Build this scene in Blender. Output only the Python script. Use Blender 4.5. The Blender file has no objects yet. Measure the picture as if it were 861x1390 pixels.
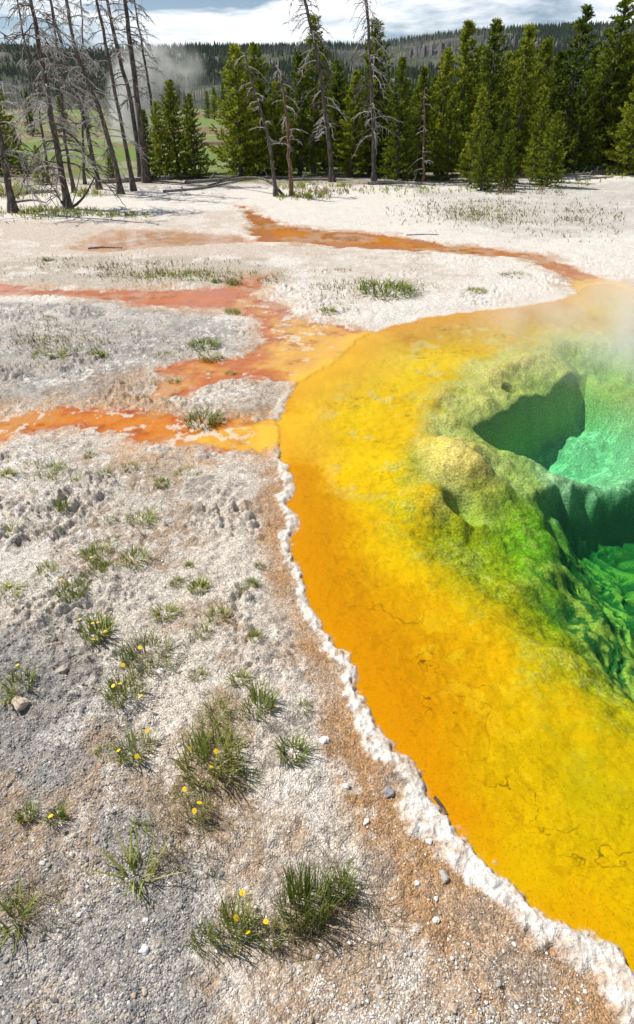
import bpy, math, random
import numpy as np
from mathutils import Vector
R = math.radians
SC = bpy.context.scene
COL = SC.collection
rng = np.random.default_rng(7)
random.seed(7)

# ------------------------------------------------------------------ camera
H = 2.2                                   # eye height above the crust
F = 867.0                                 # focal length in photograph pixels
PITCH = math.atan(510 / F)                # horizon 510 px above the optical axis
CP, SP = math.cos(PITCH), math.sin(PITCH)
cam = bpy.data.cameras.new('camera'); co = bpy.data.objects.new('camera', cam); COL.objects.link(co)
co.location = (0, 0, H); co.rotation_euler = (math.pi / 2 - PITCH, 0, 0)
cam.sensor_fit = 'VERTICAL'; cam.sensor_height = 36; cam.sensor_width = 24
cam.lens = F * 36 / 1390; cam.shift_y = -45 / 1390
cam.clip_start = 0.05; cam.clip_end = 6000
SC.camera = co

# ------------------------------------------------------------------ light
SUN_EL, SUN_DIR = R(54), (0.93, -0.37)    # shadows fall to the right and a little towards us
sl = bpy.data.lights.new('sun', 'SUN'); so = bpy.data.objects.new('sun', sl); COL.objects.link(so)
sl.energy = 4.6; sl.angle = R(0.5); sl.color = (1, 0.955, 0.88)
ce = math.cos(SUN_EL) / math.hypot(*SUN_DIR)
so.rotation_euler = Vector((SUN_DIR[0] * ce, SUN_DIR[1] * ce, -math.sin(SUN_EL))).to_track_quat('-Z', 'Y').to_euler()
so.location = (-8, 3, 12)
SC.view_settings.view_transform = 'Standard'; SC.view_settings.look = 'None'
SC.view_settings.gamma = 1; SC.view_settings.exposure = 0.30
SC.view_settings.use_curve_mapping = False
SC.cycles.use_denoising = True
SC.cycles.max_bounces = 7; SC.cycles.transparent_max_bounces = 12
SC.cycles.volume_bounces = 1
SC.cycles.caustics_reflective = False; SC.cycles.caustics_refractive = False

W = bpy.data.worlds.new('World'); SC.world = W; W.use_nodes = True

class NT:
    """small node-tree helper"""
    def __init__(s, tree): s.t = tree; s.n = tree.nodes; s.l = tree.links
    def add(s, kind, **kw):
        n = s.n.new(kind)
        for k, v in kw.items():
            if k.startswith('i_'):
                k = k[2:]
                n.inputs[int(k) if k.isdigit() else k.replace('_', ' ')].default_value = v
            else: setattr(n, k, v)
        return n
    def link(s, a, b): s.l.new(a, b)
    def noise(s, vec, scale, detail=4, rough=0.55, dist=0.0):
        n = s.add('ShaderNodeTexNoise'); n.inputs['Scale'].default_value = scale
        n.inputs['Detail'].default_value = detail; n.inputs['Roughness'].default_value = rough
        n.inputs['Distortion'].default_value = dist
        if vec is not None: s.link(vec, n.inputs['Vector'])
        return n.outputs['Fac']
    def voro(s, vec, scale, feature='F1', out='Distance'):
        n = s.add('ShaderNodeTexVoronoi', feature=feature); n.inputs['Scale'].default_value = scale
        if vec is not None: s.link(vec, n.inputs['Vector'])
        return n.outputs[out]
    def ramp(s, fac, stops, interp='LINEAR'):
        n = s.add('ShaderNodeValToRGB'); n.color_ramp.interpolation = interp
        e = n.color_ramp.elements
        while len(e) < len(stops): e.new(0.5)
        for el, (p, c) in zip(e, stops):
            el.position = p; el.color = (c, c, c, 1) if not hasattr(c, '__len__') else (*c, 1)
        s.link(fac, n.inputs[0]); return n.outputs[0]
    def math(s, op, a, b=None, clamp=False):
        n = s.add('ShaderNodeMath', operation=op, use_clamp=clamp)
        for i, v in enumerate((a, b)):
            if v is None: continue
            if isinstance(v, (int, float)): n.inputs[i].default_value = v
            else: s.link(v, n.inputs[i])
        return n.outputs[0]
    def mix(s, fac, a, b, blend='MIX'):
        n = s.add('ShaderNodeMix', data_type='RGBA', blend_type=blend)
        for i, v in ((0, fac), (6, a), (7, b)):
            if isinstance(v, (int, float)): n.inputs[i].default_value = v if i == 0 else (v, v, v, 1)
            elif isinstance(v, tuple): n.inputs[i].default_value = (*v, 1)
            else: s.link(v, n.inputs[i])
        return n.outputs[2]

w = NT(W.node_tree); bg = W.node_tree.nodes['Background']
sky = w.add('ShaderNodeTexSky', sky_type='NISHITA', sun_disc=False)
sky.sun_elevation = SUN_EL
sky.sun_rotation = math.atan2(-SUN_DIR[0], -SUN_DIR[1])
sky.altitude = 2200; sky.air_density = 1.0; sky.dust_density = 0.6
tc = w.add('ShaderNodeTexCoord')
mp = w.add('ShaderNodeMapping'); mp.inputs['Scale'].default_value = (2.2, 2.2, 11); mp.inputs['Location'].default_value = (3.3, 1.2, 0.55)
w.link(tc.outputs['Generated'], mp.inputs['Vector'])
cl = w.noise(mp.outputs['Vector'], 1.5, 8, 0.6, 0.3)
cfac = w.ramp(cl, [(0.45, 0.03), (0.54, 0.72), (0.63, 1.0)])
shade = w.noise(mp.outputs['Vector'], 2.6, 6, 0.6)
ccol = w.ramp(shade, [(0.34, (10.0, 10.8, 12.0)), (0.54, (15.5, 15.6, 15.7))])
sep = w.add('ShaderNodeSeparateXYZ'); w.link(tc.outputs['Generated'], sep.inputs[0])
low = w.ramp(sep.outputs['Z'], [(0.16, 1.0), (0.42, 0.12)])
w.link(w.mix(w.math('MULTIPLY', cfac, low), sky.outputs['Color'], ccol), bg.inputs['Color'])
bg.inputs['Strength'].default_value = 0.07

# ------------------------------------------------------------------ helpers
def ray(px, py):
    a, k = (px - 430.5) / F, (650 - py) / F
    return np.array([a, CP + k * SP, -SP + k * CP])
def P(px, py, z=0.0):
    """where the sight line through a photograph pixel meets height z"""
    d = ray(px, py); t = (z - H) / d[2]
    return np.array([d[0] * t, d[1] * t, z])
def atY(px, py, Y):
    d = ray(px, py); t = Y / d[1]
    return np.array([d[0] * t, Y, H + d[2] * t])
def PL(pts, z=0.0): return np.array([P(x, y, z)[:2] for x, y in pts])
def mpp(py):                                # metres per photograph pixel on the ground at that row
    p = P(430.5, py); return (p[1] * CP + H * SP) / F
def sm(x, a, b):
    t = np.clip((x - a) / (b - a), 0, 1); return t * t * (3 - 2 * t)

def _hash(ix, iy, seed):
    h = (ix * 374761393 + iy * 668265263 + seed * 974634777) & 0xffffffff
    h = ((h ^ (h >> 13)) * 1274126177) & 0xffffffff
    h = ((h ^ (h >> 16)) * 2246822519) & 0xffffffff
    return ((h ^ (h >> 15)) & 0xffffff) / float(0xffffff)
def vnoise(x, y, seed=0):
    ix, iy = np.floor(x).astype(np.int64), np.floor(y).astype(np.int64)
    fx, fy = x - ix, y - iy
    fx = fx * fx * fx * (fx * (fx * 6 - 15) + 10); fy = fy * fy * fy * (fy * (fy * 6 - 15) + 10)
    a, b = _hash(ix, iy, seed), _hash(ix + 1, iy, seed)
    c, d = _hash(ix, iy + 1, seed), _hash(ix + 1, iy + 1, seed)
    return (a + (b - a) * fx) * (1 - fy) + (c + (d - c) * fx) * fy
def fbm(x, y, s, oct=4, seed=0, gain=0.5):
    """-1..1 fractal noise, s = features per metre"""
    v = np.zeros_like(x); a = 1.0; tot = 0
    for o in range(oct):
        c, sn = math.cos(0.6 * o + .3), math.sin(0.6 * o + .3)
        v += a * (vnoise((x * c - y * sn) * s + 17.3 * o, (x * sn + y * c) * s - 9.1 * o, seed + o) * 2 - 1); tot += a
        a *= gain; s *= 2.03
    return v / tot * 1.5
def sdf(poly, x, y):
    """signed distance to a closed polygon, positive inside"""
    n = len(poly); best = np.full(x.shape, 1e9); ins = np.zeros(x.shape, bool)
    for i in range(n):
        ax, ay = poly[i]; bx, by = poly[(i + 1) % n]
        ex, ey = bx - ax, by - ay; L = ex * ex + ey * ey + 1e-12
        t = np.clip(((x - ax) * ex + (y - ay) * ey) / L, 0, 1)
        best = np.minimum(best, (x - ax - t * ex) ** 2 + (y - ay - t * ey) ** 2)
        if ay != by:
            c = ((ay > y) != (by > y)) & (x < (bx - ax) * (y - ay) / (by - ay) + ax)
            ins ^= c
    d = np.sqrt(best); return np.where(ins, d, -d)
def dline(poly, x, y):
    best = np.full(x.shape, 1e9)
    for (ax, ay), (bx, by) in zip(poly[:-1], poly[1:]):
        ex, ey = bx - ax, by - ay; L = ex * ex + ey * ey + 1e-12
        t = np.clip(((x - ax) * ex + (y - ay) * ey) / L, 0, 1)
        best = np.minimum(best, (x - ax - t * ex) ** 2 + (y - ay - t * ey) ** 2)
    return np.sqrt(best)

def mesh_np(name, verts, faces, mat, parent=None, smooth=True, attrs=None):
    verts = np.asarray(verts, np.float32); faces = np.asarray(faces, np.int32)
    k = faces.shape[1]
    me = bpy.data.meshes.new(name)
    me.vertices.add(len(verts)); me.vertices.foreach_set('co', verts.ravel())
    me.loops.add(faces.size); me.loops.foreach_set('vertex_index', faces.ravel())
    me.polygons.add(len(faces))
    me.polygons.foreach_set('loop_start', np.arange(0, faces.size, k, dtype=np.int32))
    me.polygons.foreach_set('use_smooth', np.full(len(faces), smooth))
    for an, arr in (attrs or {}).items():
        arr = np.asarray(arr, np.float32)
        if arr.ndim == 2:
            if arr.shape[1] == 3: arr = np.concatenate([arr, np.ones((len(arr), 1), np.float32)], 1)
            at = me.attributes.new(an, 'FLOAT_COLOR', 'POINT'); at.data.foreach_set('color', arr.ravel())
        else:
            at = me.attributes.new(an, 'FLOAT', 'POINT'); at.data.foreach_set('value', arr)
    me.update(calc_edges=True); me.validate()
    me.materials.append(mat)
    ob = bpy.data.objects.new(name, me); COL.objects.link(ob)
    if parent is not None: ob.parent = parent
    return ob
def tag(o, label=None, cat=None, group=None, kind=None):
    for k, v in (('label', label), ('category', cat), ('group', group), ('kind', kind)):
        if v: o[k] = v
    return o
def empty(name, loc, label, cat, group=None):
    o = bpy.data.objects.new(name, None); COL.objects.link(o); o.location = loc
    o.empty_display_size = 0.1
    return tag(o, label, cat, group)
class MB:
    """collects tubes and blades, all quads"""
    def __init__(s): s.v = []; s.f = []; s.n = 0; s.c = []
    def put(s, v, f, c=None):
        v = np.asarray(v, float); s.v.append(v); s.f.append(np.asarray(f, int) + s.n); s.n += len(v)
        s.c.append(np.full(len(v), 0.5 if c is None else c))
    def tube(s, pts, rad, sides=6, c=None, wob=0.0):
        pts = np.asarray(pts, float); n = len(pts); rad = np.broadcast_to(np.asarray(rad, float), (n,))
        tg = np.gradient(pts, axis=0); tg /= np.linalg.norm(tg, axis=1)[:, None] + 1e-9
        ref = np.array([0.31, 0.95, 0.05]) if abs(tg[0][2]) > 0.7 else np.array([0.05, 0.1, 1.0])
        a = np.cross(tg, ref); a /= np.linalg.norm(a, axis=1)[:, None] + 1e-9; b = np.cross(tg, a)
        th = np.arange(sides) / sides * 2 * math.pi
        rr = rad[:, None] * (1 + wob * (rng.random((n, sides)) - .5))
        v = pts[:, None, :] + rr[..., None] * (np.cos(th)[None, :, None] * a[:, None, :] + np.sin(th)[None, :, None] * b[:, None, :])
        i = np.arange(n - 1)[:, None] * sides; j = np.arange(sides)[None, :]; j2 = (j + 1) % sides
        f = np.stack([i + j, i + j2, i + sides + j2, i + sides + j], -1).reshape(-1, 4)
        s.put(v.reshape(-1, 3), f, c)
    def build(s, name, mat, parent=None, smooth=True, vary=False):
        return mesh_np(name, np.concatenate(s.v), np.concatenate(s.f), mat, parent, smooth,
                       {'vary': np.concatenate(s.c)} if vary else None)

def new_mat(name):
    m = bpy.data.materials.new(name); m.use_nodes = True
    t = NT(m.node_tree); b = m.node_tree.nodes['Principled BSDF']
    return m, t, b

# ------------------------------------------------------------------ outlines on the ground
WATER_Z = -0.014
POOL_PX = [(930,1390),(880,1330),(842,1290),(820,1273),(790,1265),(755,1247),(725,1220),(690,1187),(655,1161),(625,1133),(597,1106),(575,1084),(580,1064),
 (571,1043),(545,1022),(517,990),(497,957),(480,908),(459,874),(430,840),(414,820),(409,790),(400,757),(392,732),(405,706),(392,685),(394,650),(385,630),
 (377,608),(376,590),(382,562),(386,541),(402,520),(430,504),(462,487),(476,470),(493,455),(530,442),(580,430),(655,420),(705,414),(750,407),(780,399),
 (800,385),(830,384),(861,392)]
POOL = np.concatenate([PL(POOL_PX), np.array([(6.4, 8.6), (7.4, 6.2), (6.6, 3.6), (4.6, 1.5), (2.6, 0.55)])])
CHAN_A = PL([(-120,575),(-60,572),(0,570),(50,557),(100,555),(175,552),(215,563),(250,572),(300,572),(325,574),(385,575),(420,574),(424,602),(390,603),(370,610),(300,612),(250,606),(212,600),
 (185,610),(172,597),(150,586),(75,582),(30,590),(0,606),(-60,622),(-120,640)])
CHAN_B = PL([(540,462),(500,449),(430,438),(380,426),(335,401),(310,404),(312,418),(350,436),(362,460),(350,480),(320,490),(270,490),(235,497),(214,503),(236,514),(200,530),(215,538),(250,536),
 (300,517),(340,510),(392,517),(400,521),(425,540),(500,505)])
CHAN_C = PL([(-150,370),(-60,378),(0,382),(50,392),(135,395),(200,395),(300,391),(338,376),(362,372),(352,388),(345,400),(400,426),(365,438),(335,427),(310,420),(265,420),(180,416),(165,407),(65,401),(0,402),(-60,396),(-150,392)])
CHAN_D = PL([(328,280),(350,291),(385,305),(430,312),(470,314),(520,318),(560,324),(620,334),(680,339),(730,345),(765,358),(800,373),(870,390),(920,410),(860,425),(790,408),
 (772,377),(740,361),(700,350),(650,346),(600,342),(540,339),(470,336),(400,331),(345,326),(338,305)])
CHAN_E = PL([(120,322),(160,313),(225,313),(300,318),(345,322),(345,330),(230,336),(150,342),(95,340)])
GREEN = PL([(900,452),(861,454),(760,461),(690,480),(640,508),(600,528),(572,548),(578,585),(596,620),(578,655),(556,695),(560,740),(600,772),(640,812),(680,862),(720,902),(770,952),(820,992),(861,1022),(960,1100),(1250,1000),(1400,700),(1200,480)], -0.08)
BASIN = PL([(650,600),(672,583),(692,569),(740,545),(796,517),(818,532),(870,552),(980,560),(1300,610),(1300,760),(900,720),(775,715),(742,690),(722,655),(708,628),(688,617),(668,611)], -0.30)
DEEP = np.concatenate([PL([(752,680),(772,686),(800,672),(830,660),(870,652),(960,648),(1200,640)], -0.52), PL([(1280,900),(960,1030),(861,955),(830,922),(795,874),(762,828),(742,786)], -0.30), PL([(742,748),(744,715)], -0.5)])

def ground_fields(x, y):
    n1 = fbm(x, y, 3.2, 4, 3); n2 = fbm(x, y, 14, 3, 11)
    near = sm(y, 9, 4)
    n4 = fbm(x, y, 45, 3, 13) * sm(y, 11, 6)
    d = sdf(POOL, x, y) + (0.022 + 0.03 * (1 - near)) * n1 + 0.020 * n2 + 0.012 * n4
    wob = 0.075 * n1 * (0.6 + y * 0.11) + 0.06 * n2 + 0.020 * n4
    ch = {k: sdf(p, x, y) + wob for k, p in (('a', CHAN_A), ('b', CHAN_B), ('c', CHAN_C), ('d', CHAN_D), ('e', CHAN_E))}
    return d, ch, n1, n2

def height(x, y, d, ch, n1, n2):
    far = sm(y, 26, 45)
    crust = fbm(x, y, 1.1, 3, 41) * 0.020 + np.abs(fbm(x, y, 5.5, 4, 51)) * 0.016 + fbm(x, y, 22, 3, 61) * 0.007 * sm(y, 10, 4)
    crust = crust * (1 + far * 1.5) + fbm(x, y, 0.12, 2, 71) * 0.10 * sm(y, 10, 22)
    lumps = sm(fbm(x, y, 2.0, 4, 81), -0.05, 0.6) * (np.abs(fbm(x, y, 13, 4, 83)) - 0.25) * 0.065       # broken crust
    crev = sm(np.abs(fbm(x * 0.7, y * 1.5, 2.2, 4, 87)), 0.07, 0.0) * sm(fbm(x, y, 0.9, 3, 89), -0.1, 0.35) * sm(x, 0.6, -0.1) * sm(y, 1.7, 2.6) * sm(y, 8.5, 6)
    z = 0.012 + crust * (1 - 0.5 * sm(y, 7, 13)) + lumps * sm(y, 1.0, 3.0) * sm(y, 13, 7) - 0.030 * crev
    cmax = np.maximum.reduce([ch['a'], ch['b'], ch['c'], ch['d'], ch['e'] - 0.05])
    cm = sm(cmax, -0.06, 0.05)
    z = z * (1 - sm(cmax, -0.22, 0.04) * 0.93) - cm * (0.004 + 0.003 * n2)
    z = z + (WATER_Z + 0.002 - z) * cm * sm(d, -0.55, -0.02)
    # white sinter lip round the pool, low on the far shore
    lipw = sm(y, 6.0, 3.4)
    n4 = fbm(x, y, 45, 3, 13)
    wl = 1 + 0.30 * sm(y, 2.0, 1.2) - 0.25 * sm(y, 2.3, 3.2); lip = sm(d + 0.02 * n2, -0.10 * wl, -0.045) * sm(d, 0.010, -0.022)
    nch = 1 - sm(cmax, -0.02, 0.06)
    sh_ = sm(d, -0.34, -0.01); z = z * (1 - sh_) + (WATER_Z + 0.008) * sh_
    z = z + lip * nch * (0.004 + lipw * (0.008 + 0.006 * n2 + 0.006 * n4 + 0.002 * n1 + 0.004 * sm(y, 2.2, 1.2)))
    z = z - sm(d, -0.42, -0.20) * sm(d, -0.06, -0.13) * lipw * 0.006
    z = np.maximum(z, np.where(d < 0, WATER_Z + 0.002 + (1 - sm(cmax, -0.10, 0.0)) * (0.006 + 0.003 * n2), -9))
    # pool bed
    g = sdf(GREEN, x, y) + 0.07 * n1
    e = sdf(DEEP, x, y) + 0.13 * fbm(x, y, 2.6, 3, 6)
    b = sdf(BASIN, x, y) + 0.05 * fbm(x, y, 2.0, 2, 5)
    bed = WATER_Z - 0.003 - 0.060 * sm(d, -0.01, 0.7) + (0.006 * n2 + 0.010 * n1) * sm(d, 0.0, 0.3)
    bed -= 0.20 * sm(g, -0.05, 0.9)
    lob = fbm(x, y, 2.1, 3, 91); bed += sm(g, -0.05, 0.25) * (0.075 * lob + 0.012 * np.abs(fbm(x, y, 9, 3, 95)))
    # rounded mounds and the small pit on the shelf
    for px, py, r, hh in ((618, 632, 0.30, 0.13), (660, 655, 0.22, 0.07), (610, 560, 0.30, 0.06), (590, 700, 0.26, 0.07), (655, 552, 0.2, 0.04)):
        c = P(px, py, -0.15); rr = np.hypot(x - c[0], (y - c[1]) * 0.75) / r
        bed += hh * np.clip(1 - rr * rr, 0, 1) ** 1.3
    c = P(695, 531, -0.15); bed -= 0.10 * sm(np.hypot(x - c[0], y - c[1]), 0.11, 0.03)
    c = P(628, 690, -0.15); bed -= 0.12 * sm(np.hypot(x - c[0], (y - c[1]) * .8), 0.17, 0.04)
    wid = 0.16 + 0.9 * sm(x, 2.55, 3.6) + 0.50 * sm(y, 5.0, 4.3)
    bfl = (0.56 - 0.22 * sm(x, 1.7, 3.2)) * (0.36 + 0.64 * sm(y, 4.35, 5.2))
    bed -= bfl * sm(b, -0.03, wid)
    fl = np.abs(fbm(x * 2.2, y * 0.7, 6, 3, 99))               # hanging flutes on the deep wall
    fl2 = np.abs(fbm(x * 1.9 + 0.25 * n1, y * 0.30, 6.0, 2, 99))
    tgt = -(0.42 + 0.46 * np.clip((y - 2.1) / 2.4, 0, 1.1) + 0.10 * sm(x, 1.6, 2.6)) + 0.065 * (fl2 - 0.35) * sm(e, 0.02, 0.3) * sm(y, 4.6, 4.0) + 0.035 * fbm(x, y, 3, 2, 96)
    em = sm(e, -0.12, 0.26 + 0.30 * sm(y, 4.0, 3.0))
    bed = bed * (1 - em) + np.minimum(tgt, bed) * em
    bed += (0.020 * fbm(x, y, 5, 3, 97) + 0.0022 * n4) * sm(g, -0.02, 0.25)
    ins = sm(d, -0.016, 0.016)
    z = z * (1 - ins) + bed * ins
    return z, g, e, b, cmax, lip * nch, lipw
def hz(px, py):
    p = P(px, py); a, b = np.array([p[0]]), np.array([p[1]])
    f = ground_fields(a, b); return np.array([p[0], p[1], float(height(a, b, *f)[0][0])])
def hxy(x, y):
    a, b = np.atleast_1d(np.asarray(x, float)), np.atleast_1d(np.asarray(y, float))
    f = ground_fields(a, b); return height(a, b, *f)[0]

# ------------------------------------------------------------------ ground sheet
v = np.arange(1470, 232, -1.35)
yn = np.array([P(430.5, q)[1] for q in v])
ymid = np.geomspace(yn[-1] * 1.02, 90, 60); yfar = np.geomspace(96, 1400, 22)
yrow = np.concatenate([np.linspace(-9, yn[0] - 0.02, 14), yn, ymid, yfar])
si = np.linspace(-1.06, 1.06, 640); so_ = np.geomspace(1.09, 5, 22)
s = np.concatenate([-so_[::-1], si, so_])
hw = 430.5 / F * (np.maximum(yrow, 0.3) * CP + H * SP)
X = s[None, :] * hw[:, None]; Y = np.repeat(yrow[:, None], len(s), 1)
x, y = X.ravel(), Y.ravel()
d, ch, n1, n2 = ground_fields(x, y)
z, g, e, b, cmax, lip, lipw = height(x, y, d, ch, n1, n2)

def zone(poly, soft, amp=1.0):
    return sm(sdf(PL(poly), x, y) + amp * soft * n1 * 0.9, -soft, soft)
def lerp(c, col, t):
    t = np.clip(t, 0, 1)[:, None]; return c * (1 - t) + np.asarray(col)[None, :] * t
col = np.tile(np.array([0.60, 0.545, 0.48]), (len(x), 1))
m1 = fbm(x, y, 1.3, 4, 121); m2 = fbm(x, y, 6, 4, 131); m3 = fbm(x, y, 28, 3, 141) * (0.35 + 0.65 * sm(y, 12, 6)); m0 = fbm(x, y, 0.45, 3, 119)
# pale crust beyond the runoff, grey pebbly flats, tan earth by the lip
col = lerp(col, (0.75, 0.715, 0.665), zone([(-200,470),(-200,262),(861,240),(1100,260),(1100,420),(861,400),(760,410),(600,430),(480,455),(380,425),(200,440)], 0.35) * (0.85 + 0.25 * m2))
col = lerp(col, (0.57, 0.49, 0.415), zone([(-200,352),(-200,300),(120,300),(330,286),(345,330),(560,345),(330,352)], 0.35) * 0.9)
col = lerp(col, (0.43, 0.375, 0.30), zone([(-100,395),(-100,352),(140,350),(345,352),(430,380),(340,392),(150,394)], 0.25) * 0.8)
col = lerp(col, (0.50, 0.43, 0.35), zone([(400,350),(560,345),(640,375),(600,400),(480,420),(430,400)], 0.4) * (0.5 + 0.6 * m2))
col = lerp(col, (0.33, 0.317, 0.30), zone([(-200,560),(-200,405),(150,412),(290,425),(345,445),(330,480),(200,500),(120,545)], 0.22) * (0.80 + 0.6 * m2))
col = lerp(col, (0.36, 0.28, 0.21), zone([(-200,560),(60,535),(180,500),(240,515),(330,515),(395,525),(375,575),(250,572),(100,555)], 0.14) * (0.75 + 0.8 * m2))
col = lerp(col, (0.50, 0.48, 0.445), zone([(560,262),(861,246),(1100,250),(1100,318),(861,318),(700,322),(600,300)], 0.6) * (0.8 + 0.5 * m2))
col = lerp(col, (0.30, 0.288, 0.272), zone([(-300,840),(60,850),(130,900),(170,980),(240,1080),(330,1180),(330,1280),(250,1470),(-400,1470)], 0.14))
col = lerp(col, (0.50, 0.46, 0.41), zone([(-200,600),(180,620),(240,700),(200,800),(120,860),(-200,840)], 0.25) * 0.6)
col = lerp(col, (0.40, 0.245, 0.125), zone([(372,690),(395,740),(420,850),(470,950),(530,1050),(620,1160),(780,1300),(840,1470),(560,1470),(600,1300),(520,1200),(480,1110),(440,1020),(412,930),(385,830)], 0.07, 1.6) * (1.0 + 0.45 * m2))
tanp = sm(fbm(x, y, 2.4, 4, 127) + 0.4 * m2, 0.05, 0.50)
col = lerp(col, (0.37, 0.265, 0.175), tanp * sm(y, 6.5, 3) * 0.85)
col = lerp(col, (0.20, 0.165, 0.135), sm(-m2 + 0.4 * m1 + 0.4 * m3, 0.45, 0.95) * sm(y, 8, 4) * 0.6)
col = lerp(col, (0.70, 0.67, 0.63), sm(-m1 + 0.6 * m2 + 0.4 * m3, 0.35, 0.85) * (0.35 + 0.35 * sm(y, 2.2, 4)))
col = lerp(col, (0.76, 0.735, 0.70), sm(m3 + 0.5 * m2 - 0.3 * m1, 0.45, 0.9) * (0.3 + 0.35 * sm(y, 2.2, 4)))
# forest floor, its brown darkened for tree shade, and the meadow further off
clear = sdf(PL([(758,256),(768,232),(790,224),(861,214),(1000,214),(1000,256)]), x, y)
ff = sm(y + 1.3 * m1, 21.3, 23.4) * sm(clear, 0.3, -0.5)
col = lerp(col, (0.20, 0.165, 0.125), ff * (0.80 + 0.4 * m2) * sm(x, -9.5, -7))
col = lerp(col, (0.17, 0.15, 0.08), sm(y + 1.3 * m1, 21.3, 23.4) * sm(x, -6, -8) * 0.9)
md = sm(y + 3 * fbm(x, y, 0.25, 3, 151), 23.0, 26.5)
col = lerp(col, (0.125, 0.185, 0.020), md)
col = lerp(col, (0.17, 0.115, 0.045), md * sm(fbm(x, y, 0.10, 4, 161), -0.1, 0.35))
col = lerp(col, (0.30, 0.26, 0.20), md * sm(fbm(x, y, 0.9, 4, 171), 0.42, 0.62) * 0.7)
# shore: white lip, stained edges of the runoff
dist_c = -cmax
col = lerp(col, (0.40, 0.235, 0.11), sm(d, -0.27, -0.10) * sm(lipw, 0, 1) * (0.70 + 0.5 * m2))
wl = 1 + 0.45 * sm(y, 2.0, 1.2) - 0.25 * sm(y, 2.3, 3.2); white = sm(d + 0.030 * m1 + 0.030 * m2 + 0.012 * m3, -0.090 * wl, -0.052 * wl) * sm(d, 0.02, -0.002)
col = lerp(col, (0.74, 0.70, 0.65), white * (0.85 + 0.6 * m3) * (0.25 + 0.75 * lipw))
halo = sm(cmax + 0.10 * m1, -0.34, -0.02) * sm(cmax, 0.06, 0.0)
col = lerp(col, (0.44, 0.27, 0.14), halo * sm(m2, -0.7, 0.4) * 0.75)
# runoff mats
def chan_col(base, edge, mid, k, wdt):
    global col
    t = sm(ch[k] + 0.03 * m3, -0.05, 0.03 + 0.02 * wdt); c = np.tile(np.array(base), (len(x), 1))
    c = lerp(c, mid, sm(ch[k] + 0.12 * m1 * wdt + 0.08 * m2, 0.05 * wdt, 0.30 * wdt))
    c = lerp(c, edge, sm(m1 + 0.8 * m2 + 0.3 * m3, 0.15, 0.8) * 0.85)
    c = lerp(c, np.array(base) * 0.55, sm(-m2 + 0.5 * m1 + 0.3 * m3, 0.35, 0.95) * 0.65)
    col = col * (1 - t[:, None]) + c * t[:, None]
chan_col((0.54, 0.33, 0.20), (0.56, 0.45, 0.35), (0.52, 0.27, 0.12), 'e', 1.8)
chan_col((0.46, 0.145, 0.045), (0.48, 0.26, 0.15), (0.52, 0.155, 0.03), 'c', 1.5)
chan_col((0.48, 0.19, 0.07), (0.54, 0.34, 0.22), (0.60, 0.215, 0.008), 'd', 1.5)
chan_col((0.46, 0.14, 0.03), (0.50, 0.26, 0.12), (0.60, 0.30, 0.065), 'b', 0.9)
chan_col((0.44, 0.115, 0.012), (0.52, 0.24, 0.06), (0.56, 0.185, 0.012), 'a', 0.5)
yel = zone([(395,432),(440,440),(495,455),(470,490),(410,520),(385,505),(362,470),(400,458)], 0.10) * sm(ch['b'], -.02, .06)
col = lerp(col, (0.66, 0.37, 0.06), yel * (0.6 + 0.6 * m2))
yel = zone([(385,574),(385,606),(330,612),(265,604),(262,590),(320,584),(350,576)], 0.05) * sm(ch['a'], -.02, .05)
col = lerp(col, (0.68, 0.37, 0.04), yel * (0.8 + 0.4 * m2))
flake = sm(fbm(x, y, 9, 5, 181, 0.62) + 0.35 * m1, 0.52, 0.66) * np.maximum(sm(ch['b'], -0.1, 0.05), sm(ch['a'], -.1, .05))
col = lerp(col, (0.68, 0.60, 0.50), flake * 0.75)
crackc = sm(np.abs(fbm(x, y, 3.5, 4, 191)), 0.05, 0.0) * sm(m1, 0.0, 0.5) * np.maximum(sm(ch['b'], -0.2, 0.05), sm(ch['a'], -.2, .05))
col = lerp(col, (0.20, 0.12, 0.07), crackc * 0.6)
col = lerp(col, (0.74, 0.43, 0.035), sm(cmax, -0.05, 0.06) * sm(d + 0.10 * m2 + 0.12 * m1, -0.34, 0.02))
# pool bed mats: amber at the shore, gold, olive, green
inn = sm(d, -0.012, 0.02)
pc = np.tile(np.array([0.62, 0.262, 0.0005]), (len(x), 1))
pc = lerp(pc, (0.72, 0.385, 0.0005), sm(d + 0.10 * m1 + 0.05 * m2, 0.15, 0.75))
pc = lerp(pc, (0.86, 0.52, 0.0005), zone([(400,560),(460,500),(560,470),(640,480),(590,530),(575,600),(560,690),(540,740),(500,660),(440,620)], 0.40) * (0.75 + 0.4 * m1))
pc = lerp(pc, (0.62, 0.385, 0.0005), zone([(640,1000),(700,950),(900,1020),(1000,1200),(900,1400),(780,1240),(660,1120)], 0.25))
pc = lerp(pc, (0.66, 0.34, 0.030), zone([(500,455),(600,425),(760,405),(900,395),(900,432),(740,436),(600,455)], 0.30) * 0.8)
pc = lerp(pc, (0.60, 0.235, 0.0005), zone([(395,640),(420,640),(470,760),(560,880),(620,1000),(560,1030),(490,920),(430,830),(405,760)], 0.14) * 0.35)
plate = sm(fbm(x, y, 6.5, 3, 201), 0.46, 0.54) * sm(d, 0.15, 0.5) * sm(g, 0.02, -0.10) * sm(y, 3.0, 4.2)
pc = lerp(pc, (0.68, 0.50, 0.17), plate * 0.6)
crack = sm(np.abs(fbm(x, y, 2.6, 4, 211)), 0.035, 0.0) * sm(fbm(x, y, 1.7, 3, 217), -0.25, 0.25) * sm(d, 0.1, 0.4)
pc = lerp(pc, (0.15, 0.075, 0.004), crack * 0.55 * sm(g, 0.1, -0.1))
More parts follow.
